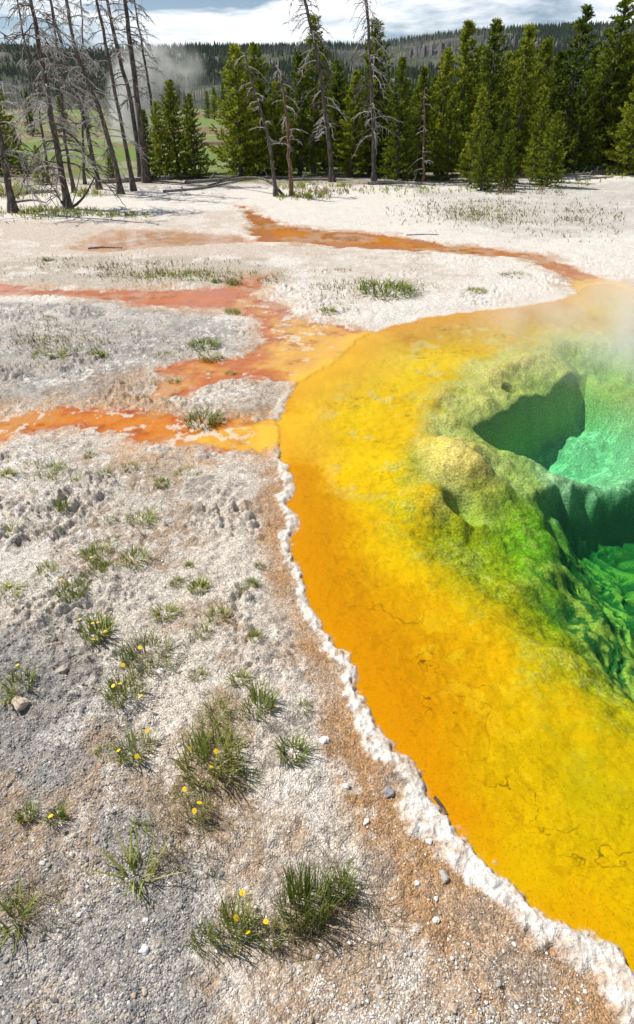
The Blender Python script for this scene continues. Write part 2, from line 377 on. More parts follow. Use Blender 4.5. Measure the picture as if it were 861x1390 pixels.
crack = sm(np.abs(fbm(x, y * 1.3, 6.5, 4, 223)), 0.045, 0.0) * sm(fbm(x, y, 2.8, 3, 227), -0.05, 0.3) * sm(d, 0.12, 0.3) * sm(y, 3.2, 2.2)
pc = lerp(pc, (0.10, 0.06, 0.002), crack * 0.85 * sm(g, 0.2, -0.1))
patc = sm(fbm(x, y, 11, 4, 229), 0.30, 0.50) * sm(d, 0.2, 0.5) * sm(y, 3.2, 2.2)
pc = lerp(pc, (0.78, 0.50, 0.01), patc * 0.40)
spk = sm(fbm(x, y, 30, 3, 221), 0.35, 0.8)
pc = lerp(pc, (0.34, 0.16, 0.002), spk * 0.25)
half = sdf(PL([(545,690),(560,780),(620,850),(680,930),(740,1040),(800,1110),(861,1170),(1000,1300),(1400,1100),(1100,700),(700,700)]), x, y)
pc = lerp(pc, (0.50, 0.365, 0.0005), sm(half + 0.25 * m1 + 0.12 * m2, -0.10, 0.55) * (0.85 + 0.3 * m2))
pc = lerp(pc, (0.26, 0.235, 0.003), sm(half + 0.22 * m1 + 0.15 * m2, 0.35, 0.9) * 0.6)
go = sm(g + 0.12 * m1 + 0.10 * m2 + 0.07 * m3, -0.26, 0.12 + 0.22 * sm(y, 4, 2.5))
olive = np.tile(np.array([0.40, 0.36, 0.008]), (len(x), 1))
up = zone([(560,520),(640,480),(760,440),(1300,430),(1300,620),(720,640),(600,660),(575,600)], 0.25)
olive = lerp(olive, (0.62, 0.52, 0.17), up * (0.85 + 0.3 * m2))
gr2 = sm(g + 0.22 * m1 + 0.1 * m2, 0.22, 0.75)
olive = lerp(olive, (0.25, 0.40, 0.012), gr2 * (1 - 0.95 * up))
olive = lerp(olive, (0.54, 0.48, 0.07), sm(m2 + 0.9 * m3, 0.25, 0.9) * 0.6)
olive = lerp(olive, (0.085, 0.08, 0.003), sm(-m2 + 0.8 * m3, 0.35, 0.9) * 0.38 * (1 - 0.9 * up))
c_ = P(622, 636, -0.10); go = np.maximum(go, sm(np.hypot(x - c_[0], (y - c_[1]) * 0.8) + 0.06 * m2, 0.52, 0.24))
pc = lerp(pc, (0.80, 0.47, 0.03), sm(cmax + 0.1 * m1, -0.35, -0.02) * 0.6)
pc = pc * (1 - go[:, None]) + olive * go[:, None]
fl_ = sm(b, 0.0, 0.35)
tq = lerp(np.tile(np.array([0.58, 0.50, 0.32]), (len(x), 1)), (0.95, 0.78, 0.52), sm(m3 + 0.5 * m2, -0.1, 0.7))
pc = pc * (1 - fl_[:, None]) + tq * fl_[:, None]
dp = sm(e + 0.03 * m2, -0.10, 0.10)  # deep pit mask: wall coloured dark to stand for its shade and depth
dk = lerp(np.tile(np.array([0.045, 0.135, 0.030]), (len(x), 1)), (0.44, 0.42, 0.06), sm(0.6 * m2 + m3 * 0.8 + 2.0 * (np.abs(fbm(x * 1.9 + 0.25 * n1, y * 0.30, 6.0, 2, 99)) - 0.32), -0.1, 0.75) * sm(y, 4.3, 3.6))  # near flute crests get a brighter tint, as sunlit peaks
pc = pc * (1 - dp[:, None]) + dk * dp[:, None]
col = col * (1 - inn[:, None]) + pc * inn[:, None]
col = np.clip(col, 0.001, 0.9)
wetc = sm(cmax, -0.02, 0.05)
rough = 0.92 - 0.77 * wetc - 0.25 * halo
rough = np.where(inn > 0.5, 0.75, rough)
pebb = np.clip(1 - wetc - inn - 0.6 * white, 0, 1) * sm(y, 40, 18)
dry = (1 - inn) * (0.5 - 0.22 * wetc)
grainy = inn * np.clip(go + dp, 0, 1)
rough = np.where(inn > 0.5, 0.75 + 0.2 * grainy, rough)

m, t, bs = new_mat('crust_and_mats')
pos = t.add('ShaderNodeNewGeometry').outputs['Position']
ac = t.add('ShaderNodeAttribute', attribute_name='tint').outputs['Color']
ar = t.add('ShaderNodeAttribute', attribute_name='gloss').outputs['Fac']
ap = t.add('ShaderNodeAttribute', attribute_name='pebbly').outputs['Fac']
wv = t.add('ShaderNodeVectorMath', operation='ADD')
nz = t.add('ShaderNodeTexNoise'); nz.inputs['Scale'].default_value = 30; t.link(pos, nz.inputs['Vector'])
sc_ = t.add('ShaderNodeVectorMath', operation='SCALE'); sc_.inputs['Scale'].default_value = 0.012; t.link(nz.outputs['Color'], sc_.inputs[0])
t.link(pos, wv.inputs[0]); t.link(sc_.outputs[0], wv.inputs[1])
v1 = t.add('ShaderNodeTexVoronoi', feature='F1'); v1.inputs['Scale'].default_value = 170; t.link(wv.outputs[0], v1.inputs['Vector'])
v2 = t.add('ShaderNodeTexVoronoi', feature='F1'); v2.inputs['Scale'].default_value = 380; t.link(wv.outputs[0], v2.inputs['Vector'])
hs = t.add('ShaderNodeSeparateColor'); t.link(v1.outputs['Color'], hs.inputs[0])
cellv = t.ramp(hs.outputs[0], [(0.0, (0.50, 0.47, 0.45)), (0.35, (0.86, 0.84, 0.82)), (0.7, (1.08, 1.05, 1.0)), (1.0, (1.5, 1.5, 1.48))])
hs2 = t.add('ShaderNodeSeparateColor'); t.link(v2.outputs['Color'], hs2.inputs[0])
cell2 = t.ramp(hs2.outputs[1], [(0.0, (0.68, 0.66, 0.64)), (0.6, (1.0, 1.0, 1.0)), (1.0, (1.25, 1.24, 1.22))])
tinted = t.mix(1.0, ac, t.mix(1.0, cellv, cell2, 'MULTIPLY'), 'MULTIPLY')
big = t.noise(pos, 38, 6, 0.65)
bigr = t.ramp(big, [(0.30, 0.62), (0.50, 1.0), (0.70, 1.25)])
grain = t.ramp(t.noise(pos, 110, 4, 0.7), [(0.32, 0.62), (0.46, 1.0), (0.62, 1.02), (0.74, 1.22)])
ag = t.add('ShaderNodeAttribute', attribute_name='grainy').outputs['Fac']
gran = t.noise(pos, 62, 5, 0.65)
grain2 = t.ramp(gran, [(0.32, 0.58), (0.50, 1.0), (0.64, 1.42)])
tex = t.mix(ag, t.mix(t.math('ADD', 0.10, t.math('MULTIPLY', ap, 0.9), True), grain, bigr), grain2)
base = t.mix(1.0, t.mix(t.math('MULTIPLY', ap, 0.85), ac, tinted), tex, 'MULTIPLY')
t.link(base, bs.inputs['Base Color']); t.link(ar, bs.inputs['Roughness'])
t.link(t.add('ShaderNodeAttribute', attribute_name='dry').outputs['Fac'], bs.inputs['Specular IOR Level'])   # no air boundary under water
hgt = t.math('ADD', t.math('MULTIPLY', t.math('MULTIPLY', gran, ag), 1.6), t.math('ADD', t.math('MULTIPLY', t.math('MULTIPLY', v1.outputs['Distance'], -0.65), ap), t.math('MULTIPLY', big, 0.8)))
bp = t.add('ShaderNodeBump'); bp.inputs['Strength'].default_value = 0.75; bp.inputs['Distance'].default_value = 0.010
t.link(hgt, bp.inputs['Height'])
ripple = t.math('MULTIPLY', t.math('SUBTRACT', 1.0, ar), 1.2, True)
bst = t.math('SUBTRACT', 0.85, ripple, True); t.link(t.math('MAXIMUM', bst, 0.10), bp.inputs['Strength'])
t.link(bp.outputs[0], bs.inputs['Normal'])
M_GROUND = m

nr, nc = X.shape
idx = np.arange(nr * nc).reshape(nr, nc)
quads = np.stack([idx[:-1, :-1], idx[:-1, 1:], idx[1:, 1:], idx[1:, :-1]], -1).reshape(-1, 4)
VERT = np.stack([x, y, z], 1)
fc = lambda a: a[quads].mean(1)
fd, fcm, fe = fc(d), fc(cmax), fc(ch['d'])
fa, fb_, fcc, fee = fc(ch['a']), fc(ch['b']), fc(ch['c']), fc(ch['e'])
cls = np.zeros(len(quads), int)
stream = np.argmax(np.stack([fa, fb_, fcc, fe, fee - 0.05]), 0)
cls = np.where(fcm > 0, 3 + stream, cls)
cls = np.where((fd > -0.115) & (fd <= 0) & (fc(y) < 5.2) & (fcm < 0), 2, cls)
cls = np.where(fd > 0, 1, cls)
for k, nm in ((0, 'ground'), (1, 'pool_bed'), (2, 'pool_rim'), (3, 'runoff_stream'), (4, 'runoff_stream'), (5, 'runoff_stream'), (6, 'runoff_stream'), (7, 'runoff_stream')):
    q = quads[cls == k]
    if not len(q): continue
    u, inv = np.unique(q, return_inverse=True)
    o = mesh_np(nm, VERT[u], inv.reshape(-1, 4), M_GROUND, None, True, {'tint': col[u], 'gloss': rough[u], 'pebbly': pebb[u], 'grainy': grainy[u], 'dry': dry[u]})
    tag(o, kind='structure')

# ------------------------------------------------------------------ pool water
m, t, bs = new_mat('spring_water')
out = m.node_tree.nodes['Material Output']; m.node_tree.nodes.remove(bs)
tr = t.add('ShaderNodeBsdfTransparent'); gl = t.add('ShaderNodeBsdfGlossy'); gl.inputs['Roughness'].default_value = 0.04
fr = t.add('ShaderNodeFresnel'); fr.inputs['IOR'].default_value = 1.22
pos = t.add('ShaderNodeNewGeometry').outputs['Position']
bp = t.add('ShaderNodeBump'); bp.inputs['Strength'].default_value = 0.25; bp.inputs['Distance'].default_value = 0.01
t.link(t.noise(pos, 26, 3, 0.5, 0.6), bp.inputs['Height'])
t.link(bp.outputs[0], gl.inputs['Normal']); t.link(bp.outputs[0], fr.inputs['Normal'])
mx = t.add('ShaderNodeMixShader'); t.link(fr.outputs[0], mx.inputs[0]); t.link(tr.outputs[0], mx.inputs[1]); t.link(gl.outputs[0], mx.inputs[2])
t.link(mx.outputs[0], out.inputs['Surface'])
va = t.add('ShaderNodeVolumeAbsorption'); va.inputs['Color'].default_value = (0.05, 0.90, 0.64, 1); va.inputs['Density'].default_value = 0.80
vs = t.add('ShaderNodeVolumeScatter'); vs.inputs['Color'].default_value = (0.20, 0.85, 0.50, 1); vs.inputs['Density'].default_value = 0.035
ad = t.add('ShaderNodeAddShader'); t.link(va.outputs[0], ad.inputs[0]); t.link(vs.outputs[0], ad.inputs[1])
t.link(ad.outputs[0], out.inputs['Volume'])
import bmesh
bm = bmesh.new()
pts = POOL.copy(); ar_ = 0.5 * np.sum(pts[:, 0] * np.roll(pts[:, 1], -1) - np.roll(pts[:, 0], -1) * pts[:, 1])
tg = np.roll(pts, -1, 0) - np.roll(pts, 1, 0); nrm = np.stack([tg[:, 1], -tg[:, 0]], 1) * (1 if ar_ > 0 else -1)
nrm /= np.linalg.norm(nrm, axis=1)[:, None]; pts = pts + nrm * 0.055
tv = [bm.verts.new((p[0], p[1], WATER_Z)) for p in pts]; bv = [bm.verts.new((p[0], p[1], -3.5)) for p in pts]
bm.faces.new(tv); bm.faces.new(bv[::-1])
for i in range(len(tv)):
    j = (i + 1) % len(tv); bm.faces.new((tv[i], bv[i], bv[j], tv[j]))
bmesh.ops.recalc_face_normals(bm, faces=bm.faces)
me = bpy.data.meshes.new('water'); bm.to_mesh(me); bm.free(); me.materials.append(m)
o = bpy.data.objects.new('water', me); COL.objects.link(o); tag(o, kind='structure')

# ------------------------------------------------------------------ hill and far woods
RIDGE = [(-500,50),(-200,54),(0,57),(60,60),(130,64),(200,63),(260,58),(330,57),(400,54),(440,52),(480,54),(520,52),(560,45),(600,40),(660,34),(720,30),(790,27),(861,25),(1100,22),(1500,20)]
def ridge_h(az):                                   # tan of elevation by azimuth
    a = [math.atan2(*ray(px, py)[:2]) for px, py in RIDGE]
    el = [ray(px, py)[2] / math.hypot(*ray(px, py)[:2]) for px, py in RIDGE]
    return np.interp(az, a, el)
RD = 900.0
def hill_z(az, r):
    top = ridge_h(az) * RD - 6.0
    q = np.clip((r - 260) / (RD - 260), 0, 1.3)
    xx, yy = r * np.sin(az), r * np.cos(az)
    prof = 0.30 * sm(q, 0.0, 0.6) + 0.52 * sm(q, 0.45, 0.85) + 0.18 * sm(q, 0.8, 1.0)
    zz = top * prof + 9 * fbm(xx, yy, 1 / 90, 4, 301) * sm(q, 0.05, 0.4) * sm(q, 1.0, 0.8)
    return zz - sm(q, 1.02, 1.3) * 30 - 1.5
az = np.linspace(R(-58), R(58), 420); rr = np.concatenate([np.linspace(250, 960, 90), np.linspace(990, 1250, 8)])
A, RR = np.meshgrid(az, rr); A = A.ravel(); RR = RR.ravel()
hzv = hill_z(A, RR); hx, hy = RR * np.sin(A), RR * np.cos(A)
q = np.arange(len(A)).reshape(len(rr), len(az)); q = np.stack([q[:-1, :-1], q[:-1, 1:], q[1:, 1:], q[1:, :-1]], -1).reshape(-1, 4)
m, t, bs = new_mat('hillside')
pos = t.add('ShaderNodeNewGeometry').outputs['Position']
c1 = t.ramp(t.noise(pos, 0.02, 6, 0.65), [(0.36, (0.028, 0.045, 0.018)), (0.50, (0.055, 0.075, 0.025)), (0.60, (0.15, 0.13, 0.10)), (0.72, (0.22, 0.20, 0.18))])
t.link(t.mix(1.0, c1, t.ramp(t.noise(pos, 0.35, 4, 0.7), [(0.3, 0.6), (0.7, 1.25)]), 'MULTIPLY'), bs.inputs['Base Color'])
bs.inputs['Roughness'].default_value = 1.0
tag(mesh_np('hill', np.stack([hx, hy, hzv], 1), q, m), kind='structure')

def patch(xx, yy): return fbm(xx, yy, 1 / 110, 4, 311) + 0.35 * fbm(xx, yy, 1 / 30, 3, 317)
N = 26000
ta = R(1) * rng.uniform(-36, 36, N); tr_ = 250 + (930 - 250) * rng.random(N) ** 0.75
tr_[:2600] = 892 + rng.random(2600) * 20                                          # trees along the skyline
txx, tyy = tr_ * np.sin(ta), tr_ * np.cos(ta); tz = hill_z(ta, tr_)
pv = patch(txx, tyy); qv = (tr_ - 260) / (RD - 260)
rightw = sm(ta, R(-6), R(8))
grey = (pv > 0.30 - 0.75 * rightw * sm(qv, 0.35, 0.55) * sm(qv, 0.97, 0.85)) & (qv < 0.95)
hgt = rng.uniform(4.5, 9.5, N) * (0.7 + 0.3 * qv)
def spikes(name, sel, wid, mat, layers=2):
    i = np.nonzero(sel)[0]; n = len(i); sides = 5; vs = []; fs = []; base = 0
    rot = rng.random(n) * 6.28
    for Lr in range(layers):
        z0 = (0.06 + 0.40 * Lr) if layers > 1 else 0; z1 = 0.66 if (layers > 1 and Lr == 0) else 1.0
        w0 = wid * (1 - 0.42 * Lr)
        vv = np.zeros((n, sides + 1, 3))
        for k in range(sides):
            a = rot + k * 2 * math.pi / sides; j = rng.uniform(0.7, 1.3, n)
            vv[:, k, 0] = txx[i] + np.cos(a) * w0 * hgt[i] * j; vv[:, k, 1] = tyy[i] + np.sin(a) * w0 * hgt[i] * j
            vv[:, k, 2] = tz[i] - 0.3 + hgt[i] * (z0 + rng.uniform(-.04, .04, n))
        vv[:, sides, 0] = txx[i]; vv[:, sides, 1] = tyy[i]; vv[:, sides, 2] = tz[i] + hgt[i] * z1
        b0 = np.arange(n)[:, None] * (sides + 1) + base
        for k in range(sides): fs.append(np.concatenate([b0 + k, b0 + (k + 1) % sides, b0 + sides], 1))
        vs.append(vv.reshape(-1, 3)); base += n * (sides + 1)
    var = np.tile(np.repeat(rng.random(n) * 0.5 + 0.25 + 0.3 * pv[i], sides + 1), layers)
    return tag(mesh_np(name, np.concatenate(vs), np.concatenate(fs), mat, None, False, {'vary': var}), kind='stuff')
def vary_mat(name, stops, rough=0.9):
    m, t, bs = new_mat(name)
    a = t.add('ShaderNodeAttribute', attribute_name='vary').outputs['Fac']
    t.link(t.ramp(a, stops), bs.inputs['Base Color']); bs.inputs['Roughness'].default_value = rough
    bs.inputs['Specular IOR Level'].default_value = 0.15
    return m
M_FARTREE = vary_mat('far_conifer', [(0.0, (0.020, 0.036, 0.018)), (0.5, (0.040, 0.066, 0.022)), (1.0, (0.085, 0.115, 0.030))])
M_FARDEAD = vary_mat('far_snag', [(0.0, (0.13, 0.12, 0.12)), (1.0, (0.34, 0.32, 0.31))])
spikes('distant_forest', ~grey, 0.17, M_FARTREE)
spikes('distant_snags', grey, 0.035, M_FARDEAD, 1)
# band of rock under the rim of the plateau
m, t, bs = new_mat('cliff_rock')
pos = t.add('ShaderNodeNewGeometry').outputs['Position']
t.link(t.ramp(t.noise(pos, 0.12, 6, 0.7), [(0.3, (0.05, 0.045, 0.045)), (0.6, (0.13, 0.115, 0.11)), (0.8, (0.22, 0.20, 0.19))]), bs.inputs['Base Color'])
bs.inputs['Roughness'].default_value = 1
ca = np.linspace(R(2), R(21), 170); rows = np.linspace(0, 1, 9)
cv = []
for fz in rows:
    rc = 700 + 26 * fz + 16 * fbm(ca * 300, ca * 0 + fz * 3, 0.06, 4, 331) + 5 * fbm(ca * 2000, ca * 0 + fz * 5, 0.2, 3, 341)
    zb = hill_z(ca, rc)
    env = np.clip(0.5 + 0.5 * fbm(ca * 300, ca * 0, 0.12, 4, 351) + 0.35 * fbm(ca * 3000, ca * 0, 0.12, 3, 353), 0.05, 1.0) * sm(ca, R(2), R(7))
    cv.append(np.stack([rc * np.sin(ca), rc * np.cos(ca), zb - 3 + fz * 15 * env], 1))
q = np.arange(len(ca) * len(rows)).reshape(len(rows), len(ca)); q = np.stack([q[:-1, :-1], q[:-1, 1:], q[1:, 1:], q[1:, :-1]], -1).reshape(-1, 4)
tag(mesh_np('cliff', np.concatenate(cv), q, m, None, False), kind='structure')

# ------------------------------------------------------------------ living pines
def leaf_mat(name, dark, mid, light):
    m, t, bs = new_mat(name)
    out = m.node_tree.nodes['Material Output']
    a = t.add('ShaderNodeAttribute', attribute_name='vary').outputs['Fac']
    oi = t.add('ShaderNodeObjectInfo').outputs['Random']
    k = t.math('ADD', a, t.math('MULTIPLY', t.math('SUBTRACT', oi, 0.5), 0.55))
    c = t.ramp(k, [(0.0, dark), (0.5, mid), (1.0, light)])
    t.link(c, bs.inputs['Base Color']); bs.inputs['Roughness'].default_value = 0.65; bs.inputs['Specular IOR Level'].default_value = 0.25
    tl = t.add('ShaderNodeBsdfTranslucent'); t.link(c, tl.inputs['Color'])
    mx = t.add('ShaderNodeMixShader'); mx.inputs[0].default_value = 0.30
    t.link(bs.outputs[0], mx.inputs[1]); t.link(tl.outputs[0], mx.inputs[2]); t.link(mx.outputs[0], out.inputs['Surface'])
    return m
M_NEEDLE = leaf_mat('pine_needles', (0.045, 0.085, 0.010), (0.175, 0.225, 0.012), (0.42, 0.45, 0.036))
M_GRASS = leaf_mat('grass_blades', (0.13, 0.18, 0.024), (0.25, 0.30, 0.045), (0.50, 0.46, 0.17))
M_STRAW = leaf_mat('dry_blades', (0.17, 0.14, 0.06), (0.30, 0.25, 0.13), (0.46, 0.40, 0.25))
def bark_mat(name, c0, c1, c2, sx=9, sz=1.6):
    m, t, bs = new_mat(name)
    tcn = t.add('ShaderNodeTexCoord'); mpn = t.add('ShaderNodeMapping'); mpn.inputs['Scale'].default_value = (sx, sx, sz)
    t.link(tcn.outputs['Object'], mpn.inputs['Vector'])
    n = t.noise(mpn.outputs[0], 3.0, 6, 0.65)
    t.link(t.ramp(n, [(0.34, c0), (0.52, c1), (0.68, c2)]), bs.inputs['Base Color'])
    bs.inputs['Roughness'].default_value = 0.9
    bp = t.add('ShaderNodeBump'); bp.inputs['Strength'].default_value = 0.7; bp.inputs['Distance'].default_value = 0.02
    t.link(n, bp.inputs['Height']); t.link(bp.outputs[0], bs.inputs['Normal'])
    return m
M_BARK = bark_mat('pine_bark', (0.06, 0.045, 0.035), (0.13, 0.10, 0.08), (0.22, 0.18, 0.15))
M_SNAG = bark_mat('snag_bark', (0.03, 0.025, 0.021), (0.085, 0.068, 0.057), (0.28, 0.25, 0.22))
M_SNAGRED = bark_mat('red_snag_bark', (0.06, 0.035, 0.022), (0.17, 0.09, 0.05), (0.30, 0.22, 0.17))
M_TWIG = bark_mat('bleached_twig', (0.16, 0.145, 0.135), (0.40, 0.375, 0.35), (0.62, 0.60, 0.57), 14, 6)
M_LOG = bark_mat('weathered_log', (0.12, 0.10, 0.085), (0.27, 0.24, 0.21), (0.46, 0.43, 0.39), 8, 8)

def pine_meshes(seed, width, bare=0.04, sparse=1.0):
    """unit-height pine: trunk and a crown of many needle tufts on upswept boughs"""
    g_ = np.random.default_rng(seed)
    tk = MB(); zz = np.linspace(-0.02, 0.98, 9)
    sway = np.stack([0.010 * np.sin(zz * 5 + seed), 0.010 * np.cos(zz * 4 + seed * 2), zz], 1)
    tk.tube(sway, 0.020 * (1 - zz * 0.93) + 0.001, 7)
    cen = []; dirs = []; siz = []; lit = []
    nb = int(175 * sparse)
    for i in range(nb):
        h = bare + (1 - bare) * (i / nb) ** 0.92; h = min(h + g_.normal(0, 0.008), 0.985)
        a = i * 2.399 + g_.normal(0, 0.35)
        prof = (1 - h) ** 0.80 * (0.55 + 0.45 * min(1, (h - bare + 0.06) / 0.14))
        L = width * prof * g_.uniform(0.62, 1.28) + 0.014
        rise = 0.16 + 0.45 * h + g_.normal(0, 0.12)
        blit = g_.normal(0, 0.11); L *= 1 + 0.25 * math.sin(3 * a + seed + 9 * h) * math.sin(2 * a - 14 * h + seed)
        if g_.random() < 0.06: continue
        nt = max(3, int(L / 0.0150))
        for j in range(nt):
            f = (j + 0.6) / nt
            if f < 0.16: continue
            spread = 0.25 * L * (1 - abs(f - 0.55)) * 0.55
            rad = L * f
            zc = h + L * (rise * f * f - 0.16 * f)
            off = g_.normal(0, spread * 0.55)
            cx = math.cos(a) * rad - math.sin(a) * off; cy = math.sin(a) * rad + math.cos(a) * off
            cen.append((cx + 0.010 * math.sin(h * 5 + seed), cy + 0.01 * math.cos(h * 4 + seed * 2), zc + g_.normal(0, 0.006)))
            dirs.append((math.cos(a) * 0.7 - math.sin(a) * off * 9, math.sin(a) * 0.7 + math.cos(a) * off * 9, 0.45 + 0.3 * h + g_.normal(0, .2)))
            siz.append(g_.uniform(0.75, 1.25)); lit.append(0.22 + 0.42 * f + blit + g_.normal(0, 0.13))  # tufts coloured brighter towards bough tips, as if catching light
    cen.append((0, 0, 0.985)); dirs.append((0, 0, 1)); siz.append(1.0); lit.append(0.6)
    cen = np.array(cen); dirs = np.array(dirs); dirs /= np.linalg.norm(dirs, axis=1)[:, None]; siz = np.array(siz); lit = np.array(lit)
    nbld = 9; V_ = []; Cc = []
    for k in range(nbld):
        dv = dirs + g_.normal(0, 0.62, dirs.shape); dv /= np.linalg.norm(dv, axis=1)[:, None]
        sd = np.cross(dv, g_.normal(0, 1, dv.shape)); sd /= np.linalg.norm(sd, axis=1)[:, None] + 1e-9
        Lk = 0.031 * siz[:, None] * g_.uniform(0.7, 1.25, (len(siz), 1)); wk = 0.0042 * siz[:, None]
        o_ = cen - dv * Lk * 0.3
        V_.append(np.stack([o_ - sd * wk, o_ + sd * wk, o_ + dv * Lk + sd * wk * 0.45, o_ + dv * Lk - sd * wk * 0.45], 1))
        Cc.append(np.repeat(np.clip(lit + g_.normal(0, 0.08, len(lit)), 0, 1), 4).reshape(-1, 4))
    V_ = np.concatenate(V_).reshape(-1, 3); Cc = np.concatenate(Cc).ravel()
    f_ = np.arange(len(V_)).reshape(-1, 4)
    return tk, V_, f_, Cc
PROTO = []
for sd, wd, br, sp in ((1, 0.21, 0.02, 1), (2, 0.25, 0.02, 1.05), (3, 0.18, 0.05, 1), (4, 0.29, 0.02, 1.05), (5, 0.155, 0.10, 0.9), (6, 0.20, 0.16, 0.75)):
    tk, V_, f_, Cc = pine_meshes(sd, wd, br, sp)
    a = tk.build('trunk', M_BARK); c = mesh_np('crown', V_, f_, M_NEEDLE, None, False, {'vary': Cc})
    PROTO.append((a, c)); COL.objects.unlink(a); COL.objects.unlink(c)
WPX = (0.21, 0.25, 0.18, 0.29, 0.155, 0.20)
def pine(px, base, top, var, label, wscale=1.0, group='pines standing along the edge of the white crust', name='pine_tree', cat='pine tree'):
    p = P(px, base); tp = atY(px, top, p[1]); hgt_ = tp[2]
    root = empty(name, (p[0], p[1], float(hxy(p[0], p[1])[0]) - 0.02), label, cat, group)
    root.rotation_euler = (0, 0, random.uniform(0, 6.28)); root.scale = (hgt_ * wscale, hgt_ * wscale, hgt_)
    for src in PROTO[var]:
        c = src.copy(); COL.objects.link(c); c.parent = root
    return root
PINES = [
 # px, base row, top row, shape, width factor, label
 (222,243,138,1,1.0,'short bushy green pine at the left of the trio behind the leaning snags'),
 (243,241,110,1,1.15,'tallest pine of the isolated trio between snags and meadow gap'),
 (266,243,128,3,0.95,'dark pine at the right of the trio, beside the open meadow'),
 (205,247,150,2,1.0,'narrow green pine half hidden behind the thick leaning snag'),
 (6,240,150,3,1.0,'dark low pine at the left edge behind the leftmost snag'),
 (30,236,165,1,0.9,'shaded small pine between the two leftmost snags'),
 (58,252,198,3,0.9,'little bright green pine left of the forked snag'),
 (9,226,66,2,1.1,'dark tall distant pine rising at the left edge of the picture'),
 (154,248,200,1,0.9,'low green sapling seen between the snag trunks'),
 (328,240,62,1,1.15,'tall bright pine right of the meadow gap, behind the bent snag'),
 (352,238,60,3,0.95,'broad yellow green pine behind the bent leaning snag'),
 (378,240,110,1,0.9,'darker pine between the reddish short snag and its neighbour'),
 (408,238,70,2,1.1,'slim pine left of the tall branchy snag'),
 (427,236,22,4,1.25,'very tall narrow pine directly behind the tall branchy snag'),
 (456,226,82,3,0.9,'shadowy dark pine between the two tall branchy snags'),
 (478,240,95,2,1.2,'yellow green pine just left of the straight tall snag'),
 (503,238,26,1,0.95,'tall pine standing behind the straight tall snag'),
 (538,246,78,0,1.0,'lone pointed pine right of the straight tall snag'),
 (520,240,120,1,0.9,'low bushy pine at the foot of the straight snag'),
 (566,244,92,0,1.05,'medium pine second right of the straight tall snag'),
 (592,238,66,2,1.15,'dark narrow pine in front of the grey cliff'),
 (618,232,30,4,1.35,'thin dark pine with pointed top against the plateau rim'),
 (606,246,130,1,1.0,'low leafy pine filling the front of the grove below the cliff'),
 (652,240,28,0,1.1,'tall full pine whose tip reaches the sky above the plateau rim'),
 (640,252,120,2,1.1,'young pine standing in front of the tall full pine'),
 (694,238,36,0,1.15,'tall full pine behind the middle of the right hand grove'),
 (676,250,140,1,1.0,'bright bushy pine low in the middle of the right grove'),
 (718,234,52,2,1.25,'dark pine with a pointed top right of the tall full pines'),
 (652,261,168,1,1.05,'low bright sapling spreading at the front left of the grove'),
 (683,258,178,3,0.9,'squat bright sapling beside the front sapling of the grove'),
 (742,256,152,1,1.15,'round bright young pine standing forward of the grove on pale crust'),
 (722,248,120,2,1.0,'mid height pine just behind the forward round young pine'),
 (758,230,8,5,1.25,'tall loose crowned pine with a ragged top against the clouds'),
 (776,236,95,1,1.0,'shaded pine below the ragged topped tall pine'),
 (738,228,70,4,1.5,'dark slender pine left of the ragged topped pine'),
 (804,228,-6,5,1.2,'tall dark pine reaching the upper edge, left of the corner pair'),
 (832,228,-14,5,1.2,'tall dark pine of the corner pair reaching above the picture'),
 (862,228,-10,5,1.2,'tall dark pine cut by the right edge at the corner'),
 (790,228,110,3,0.9,'dark bushy pine beneath the tall corner pines'),
 (818,226,100,1,1.1,'shadowy pine under the tall pines behind the pale clearing'),
 (850,238,78,1,1.15,'large green pine at the right edge beside the pale clearing'),
 (876,240,92,3,0.95,'broad green pine cut by the right edge of the picture'),
 (560,232,118,3,0.9,'dark back row pine between the cliff and the lone pointed pine'),
 (582,230,105,1,1.0,'dark back row pine behind the medium pine'),
 (672,229,70,1,1.0,'back row pine filling the gap between the two tall full pines'),
 (634,229,100,3,0.9,'back row pine left of the tallest full pine'),
 (706,230,95,3,0.95,'back row pine deep in the right hand grove'),
 (392,232,118,1,1.0,'shadowy back row pine behind the reddish short snag'),
 (440,232,120,3,0.85,'dark back row pine below the tall branchy snag'),
]
for px, bs_, tp_, var, ws, lab in PINES: pine(px, bs_, tp_, var, lab, ws)
for i in range(30):
    px_ = 336 + i * 18.6 + random.uniform(-8, 8)
    pine(px_, random.uniform(219, 227), random.uniform(95, 140) if px_ < 620 else random.uniform(60, 120), (0, 1, 3)[i % 3], 'shaded pine in the packed back row of the grove', 1.15, 'shaded pines in the back row of the grove')
# smaller trees out on the meadow
for i, (px, bs_, tp_, var, lab) in enumerate([
 (292,163,118,2,'small far pine left of centre in the meadow gap'), (305,160,112,0,'pointed far pine in the middle of the meadow gap'),
 (318,162,120,2,'far pine at the right end of the meadow gap'), (283,161,124,0,'far pine at the left end of the meadow gap'),
 (120,178,140,1,'far pine seen between the leaning snags'), (150,172,128,2,'far slender pine behind the steam column'),
 (88,180,132,1,'far dark pine behind the forked snag'), (46,186,125,2,'far pine left of the forked snag, before the hill'),
 (190,170,122,1,'far bushy pine right of the steam column'), (230,165,118,2,'far pine above the isolated trio'),
 (312,170,140,1,'low far shrub like pine by the meadow slope')]):
    pine(px, bs_, tp_, var, lab, 1.1, 'small pines out on the meadow')

